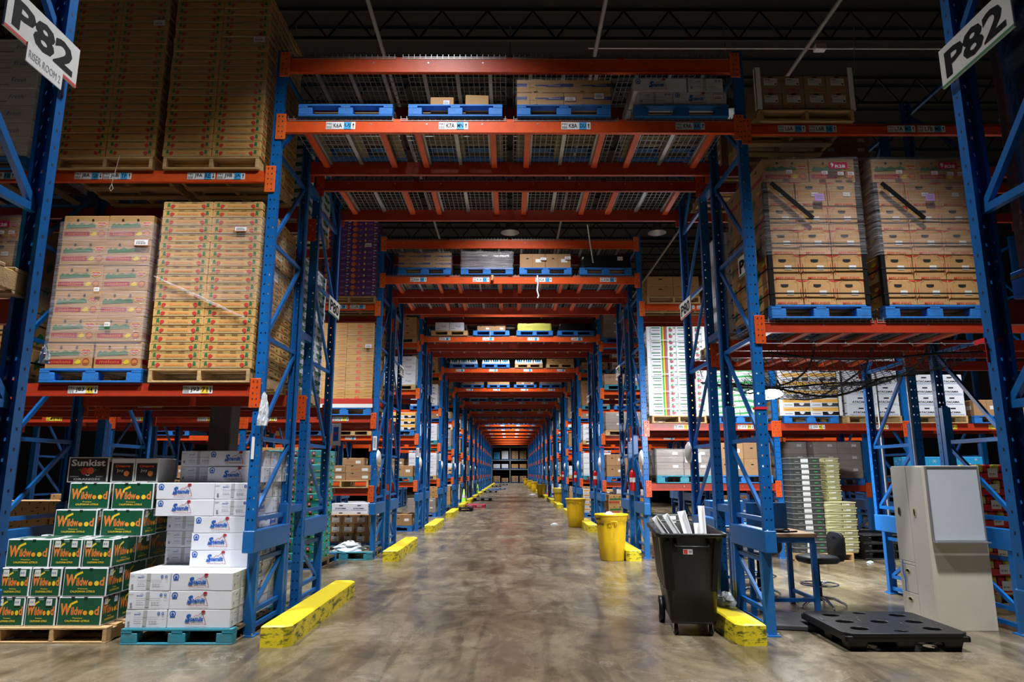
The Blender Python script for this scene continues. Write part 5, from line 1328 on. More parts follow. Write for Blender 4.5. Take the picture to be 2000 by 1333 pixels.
# cones
for x, y, m_, lab in ((2.66, 48.5, CONEO, 'orange traffic cone right of the waste cans'), (-2.42, 37.0, LIME, 'lime green traffic cone beside the left curb, nearer'), (-2.42, 52.5, LIME, 'lime green traffic cone beside the left curb, farther')):
    r = empty('traffic_cone', (x, y, 0), 0, lab, 'cone', 'traffic cones')
    q = MB(); q.cbox(-.18, .18, -.18, .18, 0, .03, .008, m_ if m_ is CONEO else BLACKC); q.obj('base', r)
    q = MB(); q.lathe([(.14, .03), (.125, .05), (.03, .70), (.0, .705)], m_, n=20); q.obj('cone_body', r)
    q = MB(); q.lathe([(.098, .26), (.072, .42)], PAPER, n=20); q.obj('reflective_band', r)
# loose pallets lying in the tunnel
def floorpal(kind, x, y, lab, rz=0, h=0):
    r = empty('pallet', (x, y, h), rz, lab, 'pallet', 'loose pallets on the tunnel floor')
    for n_, me, lc in PALS[kind]: link(n_, me, lc, 0, r)
floorpal('red', -1.62, 32.0, 'red pallet lying on the tunnel floor'); floorpal('black', -1.55, 40.0, 'black pallet lying on the floor behind the red one')
floorpal('black', -2.1, 29.3, 'black pallet by the left curb near the red pallet', PI/2)
for x, y, kd, t in ((-1.55, 56, 'black', 'first'), (-1.5, 63, 'blue', 'second'), (-.9, 66, 'blue', 'third'), (-1.5, 78, 'black', 'fourth'), (-.8, 88, 'black', 'fifth')):
    floorpal(kd, x, y, '%s pallet far down the tunnel, %s of the far five' % (kd, t))
crumple(1.35, 21.5, 0, .22, .16, .05, 'scrap of white film on the floor left of the second waste can', WFILM, 6); crumple(1.60, 50, 0, .5, .3, .06, 'white scrap far down the tunnel floor', WFILM, 7)
crumple(6.3, 12.5, 0, .12, .1, .04, 'tiny white scrap on the floor in front of the black pallets', WFILM, 12)

# black waste cart
cart = empty('tilt_cart', (1.775, 6.95, 0), -.132, 'black plastic waste cart full of white strips beside the right curb', 'waste cart')
def rring(w, y0, y1, z, c, n=5):
    pts = []
    for cx, cy, a0 in ((w/2-c, y1-c, 0), (-w/2+c, y1-c, PI/2), (-w/2+c, y0+c, PI), (w/2-c, y0+c, 1.5*PI)):
        for i in range(n): a = a0+PI/2*i/(n-1); pts.append((cx+c*math.cos(a), cy+c*math.sin(a), z))
    return pts
def loft(q, rings, m, cap0=False, cap1=False):
    n = len(rings[0]); vs = [p for r_ in rings for p in r_]; fs = []
    for i in range(len(rings)-1):
        for k in range(n): fs.append((i*n+k, i*n+(k+1) % n, (i+1)*n+(k+1) % n, (i+1)*n+k))
    if cap0: fs.append(tuple(reversed(range(n))))
    if cap1: fs.append(tuple((len(rings)-1)*n+k for k in range(n)))
    return q.add(vs, fs, m, True)
q = MB()
loft(q, [rring(.42, .10, .98, .115, .05), rring(.45, .09, 1.02, .15, .06), rring(.47, .08, 1.10, .42, .06), rring(.53, .05, 1.22, .44, .07), rring(.61, .01, 1.40, .93, .07), rring(.68, -.03, 1.47, .935, .08), rring(.69, -.035, 1.475, .955, .08), rring(.68, -.03, 1.47, .975, .08), rring(.60, .03, 1.40, .97, .07), rring(.52, .08, 1.25, .5, .07), rring(.44, .12, 1.05, .18, .05)], BLKPL, True, True)
for s in (-1, 1):
    for y in (.30, .48, .66, .84, 1.02): q.bar((s*.255, y, .42), (s*.300, y+.03, .92), .02, .05, BLKPL, up=(0,1,0))
q.bar((-.20, .045, .43), (-.24, .0, .90), .05, .02, BLKPL, up=(0,1,0)); q.bar((.20, .045, .43), (.24, .0, .90), .05, .02, BLKPL, up=(0,1,0))
q.obj('body', cart)
q = MB(); q.tube([(-.16, .0, .86), (-.16, -.05, .85), (.16, -.05, .85), (.16, .0, .86)], .013, BLKPL, 8)
for s in (-1, 1): q.cbox(s*.16-.02, s*.16+.02, -.01, .03, .79, .89, .006, BLKPL)
k_ = q.obj('handle', cart)
q = MB(); q.cbox(-.045, .045, -.003, .0, -.024, .024, .001, OFFW); f = q.face((-.045,-.003,-.024),(1,0,0),(0,0,1)); f.rect(.004,.004,.042,.044,REDP); f.rect(.052,.012,.084,.036,GREYP)
k_ = q.obj('maker_plate', cart); k_.location = (-.04, -.0, .80); k_.rotation_euler = (-.09,0,0); k_['label'] = 'small red and white plate'
def caster(r, x, y, rad, fixed, rot=0):
    q = MB(); vs = rad
    q.lathe([(rad*.35, -.016), (rad, -.014), (rad, .014), (rad*.35, .016), (rad*.35, -.016)], BLKPL, n=20); me = q.mesh('wheel')
    h = empty('caster', (x, y, 0)); h.parent = r; h.rotation_euler = (0, 0, rot); del_ = h
    o = link('wheel', me, (0, 0, rad), 0, h); o.rotation_euler = (0, PI/2, 0)
    q = MB(); top = .125 if not fixed else rad+.03
    for s in (-1, 1): q.box(s*.022-.002, s*.022+.002, -.02, .02, rad-.015, top-.01, CHROME)
    q.box(-.03, .03, -.035, .035, top-.012, top, CHROME); q.tube([(-.026,0,rad),(.026,0,rad)], .006, CHROME, 6); link('fork', q.mesh('fork'), (0,0,0), 0, h)
caster(cart, -.17, .18, .05, False, .2); caster(cart, .17, .18, .05, False, -.4)
q = MB(); q.lathe([(.03, -.03), (.13, -.028), (.13, .028), (.03, .03)], BLKPL, n=28); q.lathe([(.0, -.031), (.06, -.032), (.07, -.031)], GALV, n=20); q.lathe([(.07, .031), (.06, .032), (.0, .031)], GALV, n=20); me = q.mesh('big_wheel')
for s in (-1, 1):
    o = link('big_wheel', me, (s*.255, .78, .13), 0, cart); o.rotation_euler = (0, PI/2, 0)
q = MB(); q.tube([(-.24, .78, .13), (.24, .78, .13)], .012, GALV, 8); q.obj('axle', cart)
# white strips standing in it
STW = mat('white foam strip', (.95, .95, .95), .5)
def strip(x, y, z, L, ax, ay, lab, w=.055):
    q = MB(); q.cbox(-w/2, w/2, -.004, .004, -.45, L, .001, STW); q.cbox(w/2-.008, w/2, -.004, -.05, -.45, L-.01, .001, STW)
    o = q.obj('edge_protector', loc=(x, y, z)); o.rotation_euler = (ax, ay, 0); setp(o, lab, 'edge protector', 'white strips in the black cart')
for i, (x, L, ay, lab) in enumerate(((1.60, .22, -.55, 'leftmost leaning white strip in the black cart'), (1.72, .24, -.50, 'second leaning white strip from the left in the black cart'), (1.83, .25, -.18, 'broad white strip in the middle of the black cart'), (1.94, .12, .0, 'short white strip in the black cart'), (2.0, .30, .06, 'tallest upright white strip, rightmost in the black cart'))):
    strip(x, 7.25+.03*i, .93, L, -.34, ay, lab, .055 if i != 2 else .075)

# black slotted floor pallet in the right foreground, built as a plate with real openings
def plate(w, d, t, holes, m, name, parent, z):
    cu = bpy.data.curves.new(name, 'CURVE'); cu.dimensions = '2D'; cu.fill_mode = 'BOTH'; cu.extrude = t/2; cu.bevel_depth = .004; cu.bevel_resolution = 1
    def sp(pts):
        s_ = cu.splines.new('POLY'); s_.points.add(len(pts)-1); s_.use_cyclic_u = True
        for p_, (a, b) in zip(s_.points, pts): p_.co = (a, b, 0, 1)
    c = .07; sp([(-w/2+c,-d/2),(w/2-c,-d/2),(w/2,-d/2+c),(w/2,d/2-c),(w/2-c,d/2),(-w/2+c,d/2),(-w/2,d/2-c),(-w/2,-d/2+c)])
    for kind, x, y, a, b in holes:
        if kind == 'o': sp([(x+a*math.cos(2*PI*i/20), y+b*math.sin(2*PI*i/20)) for i in range(20)])
        else: sp([(x-a, y-b), (x+a, y-b), (x+a, y+b), (x-a, y+b)])
    ob = bpy.data.objects.new(name, cu); me = bpy.data.meshes.new_from_object(ob); bpy.data.objects.remove(ob); me.materials.clear(); me.materials.append(m)
    return link(name, me, (0, 0, z), 0, parent)
bp_ = empty('black_plastic_pallet', (3.535, 6.95, 0), -.02, 'black plastic pallet with round openings in the right foreground', 'pallet')
hl = [('o', x, y, .085, .075) for x in (-.33, 0, .33) for y in (-.30, 0, .30)]
hl = [h for h in hl if not (h[1] == 0 and h[2] != 0)]+[('o', 0, .40, .07, .05), ('o', 0, -.40, .07, .04)]
for x, y, a, b in ((-.17, -.12, .07, .008), (.17, .14, .07, .008), (-.17, .2, .06, .008), (.17, -.2, .06, .008), (-.17, .06, .012, .05), (.17, -.05, .012, .05), (-.5, .1, .01, .07), (.5, -.05, .01, .07)): hl.append(('r', x, y, a, b))
plate(1.10, 1.0, .022, hl, BLKPL, 'top_deck', bp_, .143)
q = MB(); 
for (a, b, c, d) in ((-.55, .55, -.50, -.47), (-.55, .55, .47, .50), (-.55, -.52, -.5, .5), (.52, .55, -.5, .5)): q.cbox(a, b, c, d, .085, .133, .006, BLKPL)
q.obj('rim', bp_)
q = MB(); loft(q, [rring(.15, -.07, .07, .0, .02), rring(.21, -.10, .10, .133, .03)], BLKPL, True, True); me = q.mesh('foot')
for x in (-.42, 0, .42):
    for y in (-.38, 0, .38): link('foot', me, (x, y, 0), 0, bp_)
for x in (-.42, 0, .42):
    q = MB(); q.cbox(x-.055, x+.055, -.44, .44, 0.0, .016, .004, BLKPL); q.obj('skid', bp_)

# storage tower with leaning whiteboard
cb = empty('storage_cabinet', (4.29, 7.27, 0), 0, 'cream storage cabinet with doors and drawers behind the black pallet', 'cabinet')
q = MB(); q.cbox(.012, .60, 0, .60, 0, 1.63, .004, CREAM); q.obj('body', cb)
def front(name, y0, y1, z0, z1, handle):
    q = MB(); q.cbox(0, .0115, y0+.003, y1-.003, z0+.003, z1-.003, .002, CREAM); o = q.obj(name, cb)
    cy, cz, a, b = handle; h = MB(); hm = mat('recessed pull', (.42, .40, .18), .4)
    vs = []; n = 20
    for r, dx in ((1, -.001), (.85, -.006), (.7, -.001)):
        for k in range(n): t = 2*PI*k/n; vs.append((dx, cy+a*r*math.cos(t), cz+b*r*math.sin(t)))
    h.add(vs, [(i*n+k, i*n+(k+1) % n, (i+1)*n+(k+1) % n, (i+1)*n+k) for i in range(2) for k in range(n)], hm, True)
    h.add([(-.0008, cy+a*.72*math.cos(2*PI*k/n), cz+b*.72*math.sin(2*PI*k/n)) for k in range(n)], [tuple(range(n))], HOLE)
    k_ = h.obj('handle'); k_.parent = o; return o
front('door', .30, .60, .62, 1.62, (.50, 1.14, .022, .055)); front('door', 0, .30, .02, 1.62, (.21, 1.14, .022, .055))
front('drawer', .30, .60, .585, .62, (.45, .60, .004, .004)); front('drawer', .30, .60, .30, .585, (.45, .52, .045, .024)); front('drawer', .30, .60, .02, .30, (.45, .23, .045, .024))
q = MB(); q.bar((-.008, .52, .62), (-.008, .53, .50), .014, .003, BLUEP, up=(1,0,0)); q.bar((-.009, .53, .51), (-.009, .50, .42), .018, .003, BLUEP, up=(1,0,0)); q.bar((-.008, .50, .43), (-.010, .505, .30), .016, .003, BLUEP, up=(1,0,0))
RIB = q.obj('ribbon', loc=(4.29, 7.27, 0)); setp(RIB, 'blue ribbon hanging from the cabinet drawer', 'ribbon')
wb = empty('whiteboard', (4.315, 7.255, .86), 0, 'whiteboard in a grey frame leaning on the end of the cabinet', 'whiteboard'); wb.rotation_euler = (-.012, 0, 0)
q = MB(); q.cbox(.014, .536, -.014, 0, .02, .745, .002, BOARD); q.obj('panel', wb)
q = MB()
for a in ((0, .55, .748, .765), (0, .55, 0, .018)): q.cbox(a[0], a[1], -.022, .004, a[2], a[3], .003, ALU)
for a in ((0, .016), (.534, .55)): q.cbox(a[0], a[1], -.022, .004, .018, .748, .003, ALU)
q.obj('frame', wb)
q = MB(); q.cbox(0, .55, -.075, -.023, -.006, .003, .002, ALU); q.cbox(0, .55, -.078, -.072, -.006, .010, .002, ALU); q.obj('pen_tray', wb)

# work bench, its blue steps and stools
def bench(x0, x1, y0, y1, H, lab, top):
    r = empty('work_bench', ((x0+x1)/2, y0, 0), 0, lab, 'work bench'); W = (x1-x0)/2; D = y1-y0
    q = MB(); q.cbox(-W, W, 0, D, H-.04, H, .004, top); q.obj('bench_top', r)
    q = MB()
    for a in ((-W+.02, W-.02, .02, .05), (-W+.02, W-.02, D-.05, D-.02)): q.cbox(a[0], a[1], a[2], a[3], H-.10, H-.041, .003, BLUE)
    for s in (-1, 1): q.cbox(s*(W-.035)-.015, s*(W-.035)+.015, .051, D-.051, H-.10, H-.041, .003, BLUE); q.cbox(s*(W-.035)-.015, s*(W-.035)+.015, .07, D-.07, .14, .18, .003, BLUE)
    q.cbox(-W+.07, W-.07, .03, .06, .14, .18, .003, BLUE); q.obj('apron', r)
    q = MB(); q.cbox(-.028, .028, -.028, .028, 0, H-.101, .003, BLUE); me = q.mesh('leg')
    for s in (-1, 1):
        for y in (.04, D-.04): link('leg', me, (s*(W-.04), y, 0), 0, r)
bench(2.68, 3.47, 8.02, 8.80, .88, 'blue work bench with butcher block top behind the right frame', MAPLE)
bench(2.70, 3.55, 9.75, 10.4, .84, 'second blue bench farther back behind the right frame', BLUED)
q = MB(); q.cbox(0, .50, 0, .03, 0, .31, .004, BLUE); setp(q.obj('blue_back_panel', loc=(2.92, 8.72, .882)), 'plain blue panel standing on the work bench', 'panel')
q = MB(); q.cbox(0, .46, 0, .30, 0, .33, .006, BLUED); setp(q.obj('blue_tool_box', loc=(2.80, 9.85, .842)), 'blue metal box on the second bench', 'box')
q = MB(); q.tube([(0,0,.012),(.15,.05,.015),(.32,-.01,.012),(.45,.06,.012)], .010, BLACKP, 6); q.tube([(.02,.1,.02),(.2,.12,.04),(.38,.1,.02)], .010, BLACKP, 6); q.cbox(.02, .35, .02, .14, 0, .02, .005, BLACKC); q.cbox(.05, .30, .05, .20, .02, .035, .004, mat('slate plastic', (.08,.075,.08), .5))
setp(q.obj('keyboard', loc=(2.86, 8.12, .881)), 'dark keyboard and cable on the work bench', 'keyboard')
def stool(x, y, rz, lab):
    r = empty('drafting_stool', (x, y, 0), rz, lab, 'stool', 'black stools at the bench'); PADM = mat('black seat pad', (.018,.018,.02), .5)
    q = MB(); loft(q, [[(a*.97, b*.97, .50) for a, b, c in rring(.42, -.20, .20, 0, .12)], rring(.44, -.21, .21, .53, .12), rring(.44, -.21, .21, .56, .12), [(a*.92, b*.92, .58) for a, b, c in rring(.42, -.20, .20, 0, .12)]], PADM, True, True); q.obj('seat', r)
    q = MB(); rg = lambda y_, k: [(a*k, y_, .68+(b)*k) for a, b, c in rring(.36, -.17, .17, 0, .10)]
    loft(q, [rg(.235, .97), rg(.24, 1), rg(.262, 1), rg(.27, .95)], PADM, True, True); q.ring = None
    f = q.face((-.07, .234, .78), (1,0,0), (0,0,1)); f.ell(.07, .0, .05, .018, HOLE, 12); q.obj('backrest', r)
    q = MB(); q.bar((0, .15, .49), (0, .27, .50), .05, .012, BLKPL); q.bar((0, .275, .50), (0, .285, .70), .05, .012, BLKPL, up=(0,1,0)); q.obj('back_arm', r)
    q = MB(); q.lathe([(.028, .06), (.028, .28), (.018, .285), (.018, .50)], BLKPL, n=14); q.cbox(-.09, .09, -.09, .09, .485, .50, .004, BLKPL); q.obj('gas_lift', r)
    q = MB(); q.tube([(.21*math.cos(t*PI/14), .21*math.sin(t*PI/14), .25) for t in range(28)], .010, CHROME, 8, closed=True)
    for t in range(3): q.tube([(0,0,.24), (.21*math.cos(t*2.094), .21*math.sin(t*2.094), .25)], .008, CHROME, 6)
    q.obj('foot_ring', r)
    for t in range(5):
        a = t*2*PI/5; q = MB(); q.tube([(0,0,.10), (.15*math.cos(a), .15*math.sin(a), .085), (.27*math.cos(a), .27*math.sin(a), .03), (.29*math.cos(a), .29*math.sin(a), .006)], [.022,.018,.014,.012], CHROME, 8); q.obj('base_leg', r)
stool(3.70, 8.60, -PI/2+.1, 'black drafting stool right of the work bench'); stool(3.22, 9.28, -PI/2+.5, 'black drafting stool behind the work bench')
q = MB(); q.cbox(-.30, .30, -.36, .36, 0, .055, .012, mat('rubber mat', (.05,.05,.055), .7, 0, .3, 20)); o = q.obj('floor_mat', loc=(3.02, 7.62, 0)); o.rotation_euler = (0,0,-.25); setp(o, 'thick dark rubber mat on the floor in front of the bench', 'mat')
crumple(2.28, 7.62, .19, .20, .30, .12, 'crumpled clear plastic bag lying on the right curb', WFILM, 21, 'plastic_bag')
# cables hanging behind the cart
for i in range(6):
    rr = random.Random(40+i); x0 = 2.62+rr.uniform(0, .08); pts = [(x0, 8.28, .84)]
    for j in range(1, 9): pts.append((x0+rr.uniform(-.06, .06), 8.28+rr.uniform(-.04, .04), .84-j*.1))
    q = MB(); q.tube(pts, .005, BLACKP if i else mat('blue cable', (.05,.07,.35), .5), 5); setp(q.obj('hanging_cable'), ('black' if i else 'blue')+' cable tangle hanging behind the black cart', 'cable', 'cables hanging behind the cart')
# conduits
for x, y, z0, z1, lab in ((2.70, 8.32, .95, 5.0, 'grey steel conduit on the rear of the right tunnel frame'), (2.72, 8.42, 0.0, 3.0, 'second grey conduit beside the right tunnel frame'), (4.88, 8.36, 0, 3.05, 'grey conduit running down behind the cabinet'), (5.22, 9.72, 0, 3.1, 'thin conduit on the outer right frame')):
    q = MB(); q.tube([(0,0,0),(0,0,z1-z0)], .016, GALV, 10); q.tube([(0,0,.3),(0,0,.36)], .024, GALV, 10); setp(q.obj('conduit', loc=(x, y, z0)), lab, 'conduit', 'steel conduits')
q = MB(); q.cbox(-.055, .055, -.02, 0, -.05, .05, .004, mat('cyan tape', (.0,.35,.75), .5)); setp(q.obj('blue_tape', loc=(2.54, 7.96, 1.46)), 'bright cyan tape on the right tunnel frame', 'tape')

# lamp over the work place
lx, ly, lz = 3.62, 9.70, 2.68
wl = empty('work_lamp', (lx, ly, lz), 0, 'glowing work lamp hanging behind the right frame under the net', 'lamp')
q = MB(); q.lathe([(.0,.09),(.05,.085),(.09,.05),(.27,.03),(.275,.015),(.25,.012)], ALU, n=24); q.obj('housing', wl)
q = MB(); LM = mat('lamp glass', (.95, .97, 1), .3, emit=45); q.lathe([(.25,.012),(.235,-.05),(.15,-.09),(0,-.10)], LM, n=24); q.obj('diffuser', wl)
q = MB(); q.tube([(0,0,.09),(0,0,.24)], .006, BLACKP, 6); q.obj('cord', wl)
for nm_, en, sz, dr in (('work_bulb', 900, 150, (.25, .8, -.45)), ('work_bulb_down', 260, 150, (-.1, -.35, -1))):
    ld = bpy.data.lights.new(nm_, 'SPOT'); ld.energy = en*.45; ld.color = (.9, .96, 1); ld.shadow_soft_size = .12; ld.spot_size = math.radians(sz); ld.spot_blend = .6
    lo = bpy.data.objects.new('bulb', ld); COL.objects.link(lo); lo.parent = wl; lo.location = (0, 0, -.18); lo.rotation_euler = Vector(dr).to_track_quat('-Z', 'Y').to_euler()

# safety net under the right deck
NETM = mat('black net cord', (.006, .006, .007), .7)
q = MB(); NU, NV = 50, 42; x0, x1, y0, y1 = 2.66, 4.93, 6.98, 9.55
def npt(u, v):
    sag = .36*math.sin(PI*min(1, max(0, v)))**.38*(.58+.42*math.sin(PI*min(1.05, u*1.3)))+.05*math.sin(9*u+5*v)*math.sin(PI*v)
    return Vector((x0+(x1-x0)*u, y0+(y1-y0)*v, 2.86-.02*math.sin(PI*u)-sag))
vs = []; fs = []
def cord(a, b, r):
    d = (b-a).normalized(); p = d.cross(Vector((0,0,1))).normalized()*r; u_ = d.cross(p).normalized()*r; o = len(vs)
    vs.extend([tuple(a+p), tuple(a+u_), tuple(a-p), tuple(b+p), tuple(b+u_), tuple(b-p)]); fs.extend([(o,o+3,o+4,o+1),(o+1,o+4,o+5,o+2),(o+2,o+5,o+3,o)])
for i in range(NU):
    for j in range(NV):
        if (i+j) % 2 == 0: cord(npt(i/NU, j/NV), npt((i+1)/NU, (j+1)/NV), .0042)
        else: cord(npt((i+1)/NU, j/NV), npt(i/NU, (j+1)/NV), .0042)
q.add(vs, fs, NETM)
for vv in (.02, .5, .98): q.tube([npt(i/24, vv) for i in range(25)], .013, NETM, 5)
for uu in (.22, .48, .74): q.tube([npt(uu, j/16) for j in range(17)], .011, NETM, 5)
setp(q.obj('safety_net'), 'black safety net sagging under the deck of the right bay', 'net')
q = MB(); q.tube([(2.6, 6.96, 2.87), (4.97, 6.96, 2.87)], .003, GALV, 5)
for i in range(7): q.bar((2.8+i*.33, 6.95, 2.88), (2.84+i*.33, 6.95, 2.85), .008, .004, GALV)
setp(q.obj('net_wire'), 'thin steel wire with clips holding the front of the net', 'wire')
q = MB(); q.tube([npt(.0, .95)+Vector((.0,0,.1)), Vector((2.6, 9.3, 2.95)), Vector((2.6, 8.6, 3.02)), Vector((2.62, 7.05, 3.0))], .008, ROPE, 6); setp(q.obj('net_rope'), 'pale rope tying the net to the right tunnel frame', 'rope')

# round white mirrors, papers and tags on the frames
q = MB(); q.lathe([(0,.05),(.06,.046),(.11,.03),(.15,.0),(.148,-.006),(0,-.008)], WHITEM, n=24); DISC = q.mesh('dome_mirror')
for k in range(0, 8):
    if k: o = link('dome_mirror', DISC, (-2.47, rowy(k)+.03, 1.83)); o.rotation_euler = (0, PI/2, 0); setp(o, 'round white disc on the left frame of the %s rack row' % ROWN[k+1], 'mirror', 'round white discs on the frames')
    o = link('dome_mirror', DISC, (2.47, (rowy(k)+2.66) if k == 0 else rowy(k)+.03, 1.83)); o.rotation_euler = (0, -PI/2, 0); setp(o, 'round white disc on the right frame of the %s rack row' % ROWN[k+1], 'mirror', 'round white discs on the frames')
def paper(x, y, z, w, h, lab, axis='y', art='bars'):
    q = MB(); q.cbox(-w/2, w/2, -.002, 0, -h/2, h/2, .0006, PAPER); f = q.face((-w/2, -.002, -h/2), (1,0,0), (0,0,1))
    if art == 'bars': f.bars(w*.2, h*.15, w*.8, h*.9, BLACKP, 5); 
    elif art == 'blue': f.rect(w*.2, h*.2, w*.75, h*.85, BLUEP); f.rect(w*.3, h*.5, w*.6, h*.6, REDP)
    elif art == 'red': f.text('FIRE', w/2, h*.8, w*.25, REDP, w=w*.7, bold=.05); f.rect(w*.1, h*.1, w*.25, h*.75, REDP); f.rect(w*.75, h*.1, w*.9, h*.75, REDP)
    o = q.obj('paper_notice', loc=(x, y, z)); return setp(o, lab, 'notice', 'papers taped on the frames')
paper(-2.42, rowy(0)+2.715, 2.08, .13, .30, 'white notice with blue print on the rear left tunnel frame', art='blue')
for k in range(1, 6):
    paper(-2.535, rowy(k)-.006, 2.10, .07, .26, 'white tag with bars on the left front column, %s rack row' % ROWN[k+1]); 
paper(-2.56, Y0-.006, 1.80, .03, .22, 'narrow torn white strip on the left front column, first rack row', art='none')
for k in range(1, 4): paper(2.53, rowy(k)+1.05, 2.0, .075, .36, 'white and red extinguisher sign on the right frame, %s rack row' % ROWN[k+1], art='red')
for k in range(1, 5):
    r = empty('fire_extinguisher', (2.46, rowy(k)+1.00, 1.20), 0, 'red fire extinguisher on the right frame of the %s rack row' % ROWN[k+1], 'fire extinguisher', 'fire extinguishers')
    q = MB(); q.lathe([(0,0),(.055,.0),(.06,.02),(.06,.34),(.045,.39),(.018,.41),(.018,.43)], FIRER, n=18); q.obj('cylinder', r)
    q = MB(); q.cbox(-.012, .012, -.05, .03, .43, .45, .003, BLACKC); q.cbox(-.010, .010, -.07, .0, .465, .475, .003, BLACKC); q.obj('valve_handle', r)
    q = MB(); q.tube([(0,.02,.44),(-.06,.05,.40),(-.075,.04,.25),(-.07,.02,.12)], .009, BLACKP, 6); q.obj('hose', r)
    q = MB(); q.lathe([(.0605,.17),(.0605,.26)], PAPER, n=18); q.obj('paper_band', r)
def band(x, y, z, m, lab, w=.112, d=.082, h=.025):
    q = MB(); q.box(-w/2, w/2, -.003, 0, -h/2, h/2, m); q.box(-w/2-.003, -w/2, -.003, d, -h/2, h/2, m); q.box(w/2, w/2+.003, -.003, d, -h/2, h/2, m); return setp(q.obj('tape_band', loc=(x, y, z)), lab, 'tape', 'tape wound on rack columns')
PINKT = mat('red flagging tape', (.75, .03, .04), .4)
band(2.54, Y0-.002, 2.20, PINKT, 'red tape round the right front column'); band(-2.54, Y0-.002, 2.28, PINKT, 'red and blue tape round the left front column')
for k in (1, 2): band(2.54, rowy(k)-.002, 2.25, PINKT, 'red tape round the right column of the %s rack row' % ROWN[k+1])
band(2.54, 3.52, 2.24, PINKT, 'red tape round the near right column', d=.08); q = MB(); q.bar((0,0,0), (.0,0,-.10), .02, .003, PINKT, up=(0,1,0)); setp(q.obj('tape_tail', loc=(2.487, 3.51, 2.22)), 'loose end of red tape on the near right column', 'tape')
crumple(-2.47, 6.90, 2.02, .10, .06, .30, 'crumpled white plastic tied to the left front column', WFILM, 31); crumple(-2.47, 3.60, 2.13, .05, .05, .09, 'clear plastic scrap on the near left column', WFILM, 33)
# strings
def string(pts, lab, r=.004, m=ROPE): q = MB(); q.tube(pts, r, m, 5); return setp(q.obj('hanging_string'), lab, 'string', 'strings and film tails')
string([(-4.18, 6.86, 4.90), (-4.20, 6.86, 4.76), (-4.215, 6.85, 4.62), (-4.23, 6.86, 4.57), (-4.25, 6.86, 4.52), (-4.23, 6.86, 4.49), (-4.21, 6.86, 4.52), (-4.23, 6.86, 4.57)], 'white string with a loop hanging over the J6B label')
string([(.54, 12.99, 5.36), (.55, 12.98, 5.20), (.53, 12.98, 5.06), (.56, 12.98, 4.95), (.54, 12.98, 4.90)], 'tail of film hanging over the K2A label', .018, WFILM)
string([(-.35, 12.99, 5.36), (-.34, 12.98, 5.30), (-.36, 12.98, 5.26)], 'tan scrap hanging over the K1A label', .03, TAN)
string([(1.16, 9.75, 5.20), (1.20, 9.78, 4.9), (1.235, 9.78, 4.62)], 'pale green ribbon hanging from the hindmost tunnel beam', .010, mat('pale green ribbon', (.45,.6,.42), .5))
string([(-.55, 19.08, 5.6), (-.56, 19.07, 5.4), (-.58, 19.07, 5.30)], 'white cord hanging over the tunnel beam of the second rack row behind', .005)

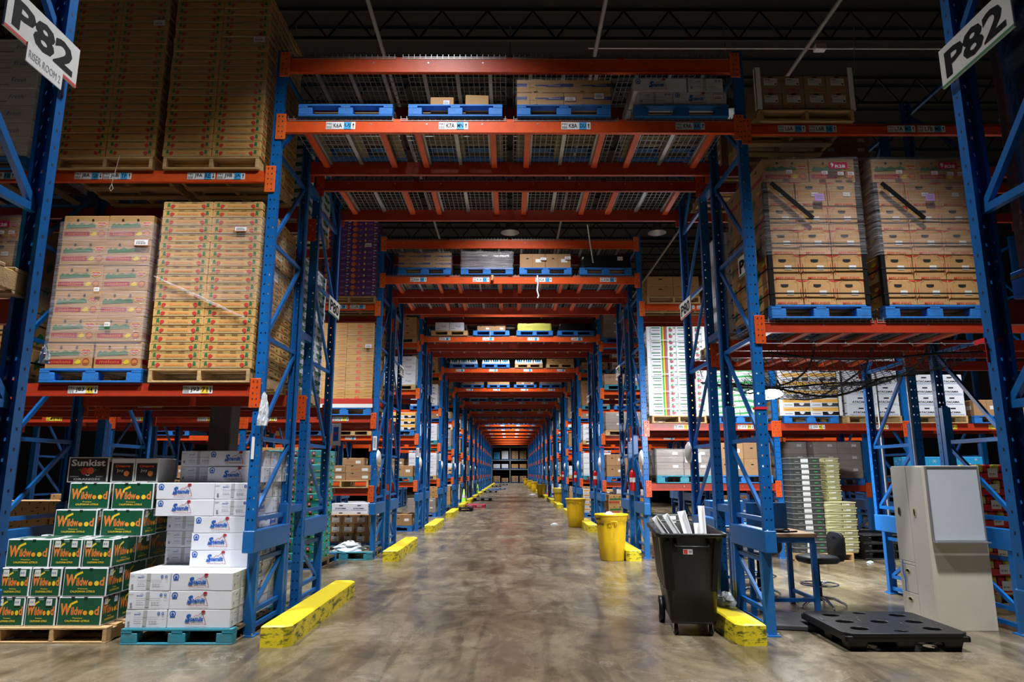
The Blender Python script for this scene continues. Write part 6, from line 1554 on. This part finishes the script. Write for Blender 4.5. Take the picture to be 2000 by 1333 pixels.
# ceiling services
for x, lab in ((-2.13, 'grey pipe under the roof left of centre'), (1.43, 'grey pipe under the roof right of centre'), (4.93, 'grey pipe under the roof far right')):
    q = MB(); q.tube([(0, 1, 0), (0, 100, 0)], .035, mat('painted pipe', (.30,.30,.29), .5), 10); setp(q.obj('ceiling_pipe', loc=(x, 0, 8.5)), lab, 'pipe', 'pipes under the roof')
q = MB(); q.tube([(1.3, 0, 0), (7.2, 0, 0)], .012, WHITEM, 6); setp(q.obj('ceiling_conduit', loc=(0, 10.3, 8.5)), 'thin pale conduit crossing under the roof at right', 'conduit'); q = MB(); q.cbox(-.09, .09, -.06, .06, -.05, .05, .005, WHITEM); setp(q.obj('junction_box', loc=(5.15, 10.28, 8.5)), 'small white junction box on the roof conduit', 'junction box')
rr = random.Random(77)
for c in range(3):
    pts = []; 
    for i in range(49):
        t = i/48; x = -1.4+6.6*t; pts.append((x, 9.0+.05*c, 8.75-.16*abs(math.sin(t*PI*4))**1.3-.03*c+rr.uniform(-.012, .012)))
    q = MB(); q.tube(pts, .010, mat('dull cable', (.22,.21,.20), .6), 5); setp(q.obj('ceiling_cable'), 'dull cable looping under the roof beams, %s of three' % ('front', 'middle', 'rear')[c], 'cable', 'cable bundle under the roof')
string([(5.6, 10, 8.7), (5.3, 9.6, 7.6), (4.6, 9.2, 7.0), (4.4, 9.2, 6.6)], 'loose wire hanging at the upper right from the roof', .006)

# grey rack across the far end
EY = 106
er = empty('end_rack', (0, EY, 0), 0, 'grey rack standing across the far end of the tunnel', 'rack')
q = MB(); q.box(-.06, .06, 0, .1, 0, 6.6, GREYR); me = q.mesh('column')
for x in (-2.72, .02, 2.76): link('column', me, (x, 0, 0), 0, er); link('column', me, (x, 1.0, 0), 0, er)
for z in (2.07, 3.44, 5.45):
    q = MB(); q.box(-2.66, 2.70, 0, .05, -.12, 0, GREYR); q.box(-2.66, 2.70, 1.0, 1.05, -.12, 0, GREYR); q.box(-2.66, 2.70, .05, 1.0, -.03, -.01, GREYR); link('shelf_beam', q.mesh('shelf_beam'), (0, 0, z), 0, er)
for i, (x, nm) in enumerate(((-2.0, 'leftmost'), (-.75, 'inner left'), (.75, 'inner right'), (2.0, 'rightmost'))):
    for z, n, lv in ((0, 3 if i != 1 else 2, 'floor'), (2.07, 3, 'lower shelf'), (3.44, 5, 'upper shelf'), (5.45, 2, 'top')):
        kd = ('snow_box', 'big_white', 'big_brown', 'big_brown')[i] if lv == 'upper shelf' else ('big_white' if i < 2 else 'slot_box') if lv == 'lower shelf' else 'big_brown'
        nn = {'snow_box': n+1, 'big_white': n+1, 'slot_box': n+1, 'big_brown': min(n, 4)}[kd]
        if lv == 'lower shelf': nn = 3 if kd != 'big_brown' else 3
        pallet('blue', x, EY+.62, z+.001, 'on the %s of the end rack, %s' % (lv, nm), far=True); stack(kd, x, EY+.08, z+PH+.004, 2, 1, nn, 'end rack %s, %s' % (lv, nm), sc=(1.2,1,1) if kd == 'snow_box' else (1,1,1))
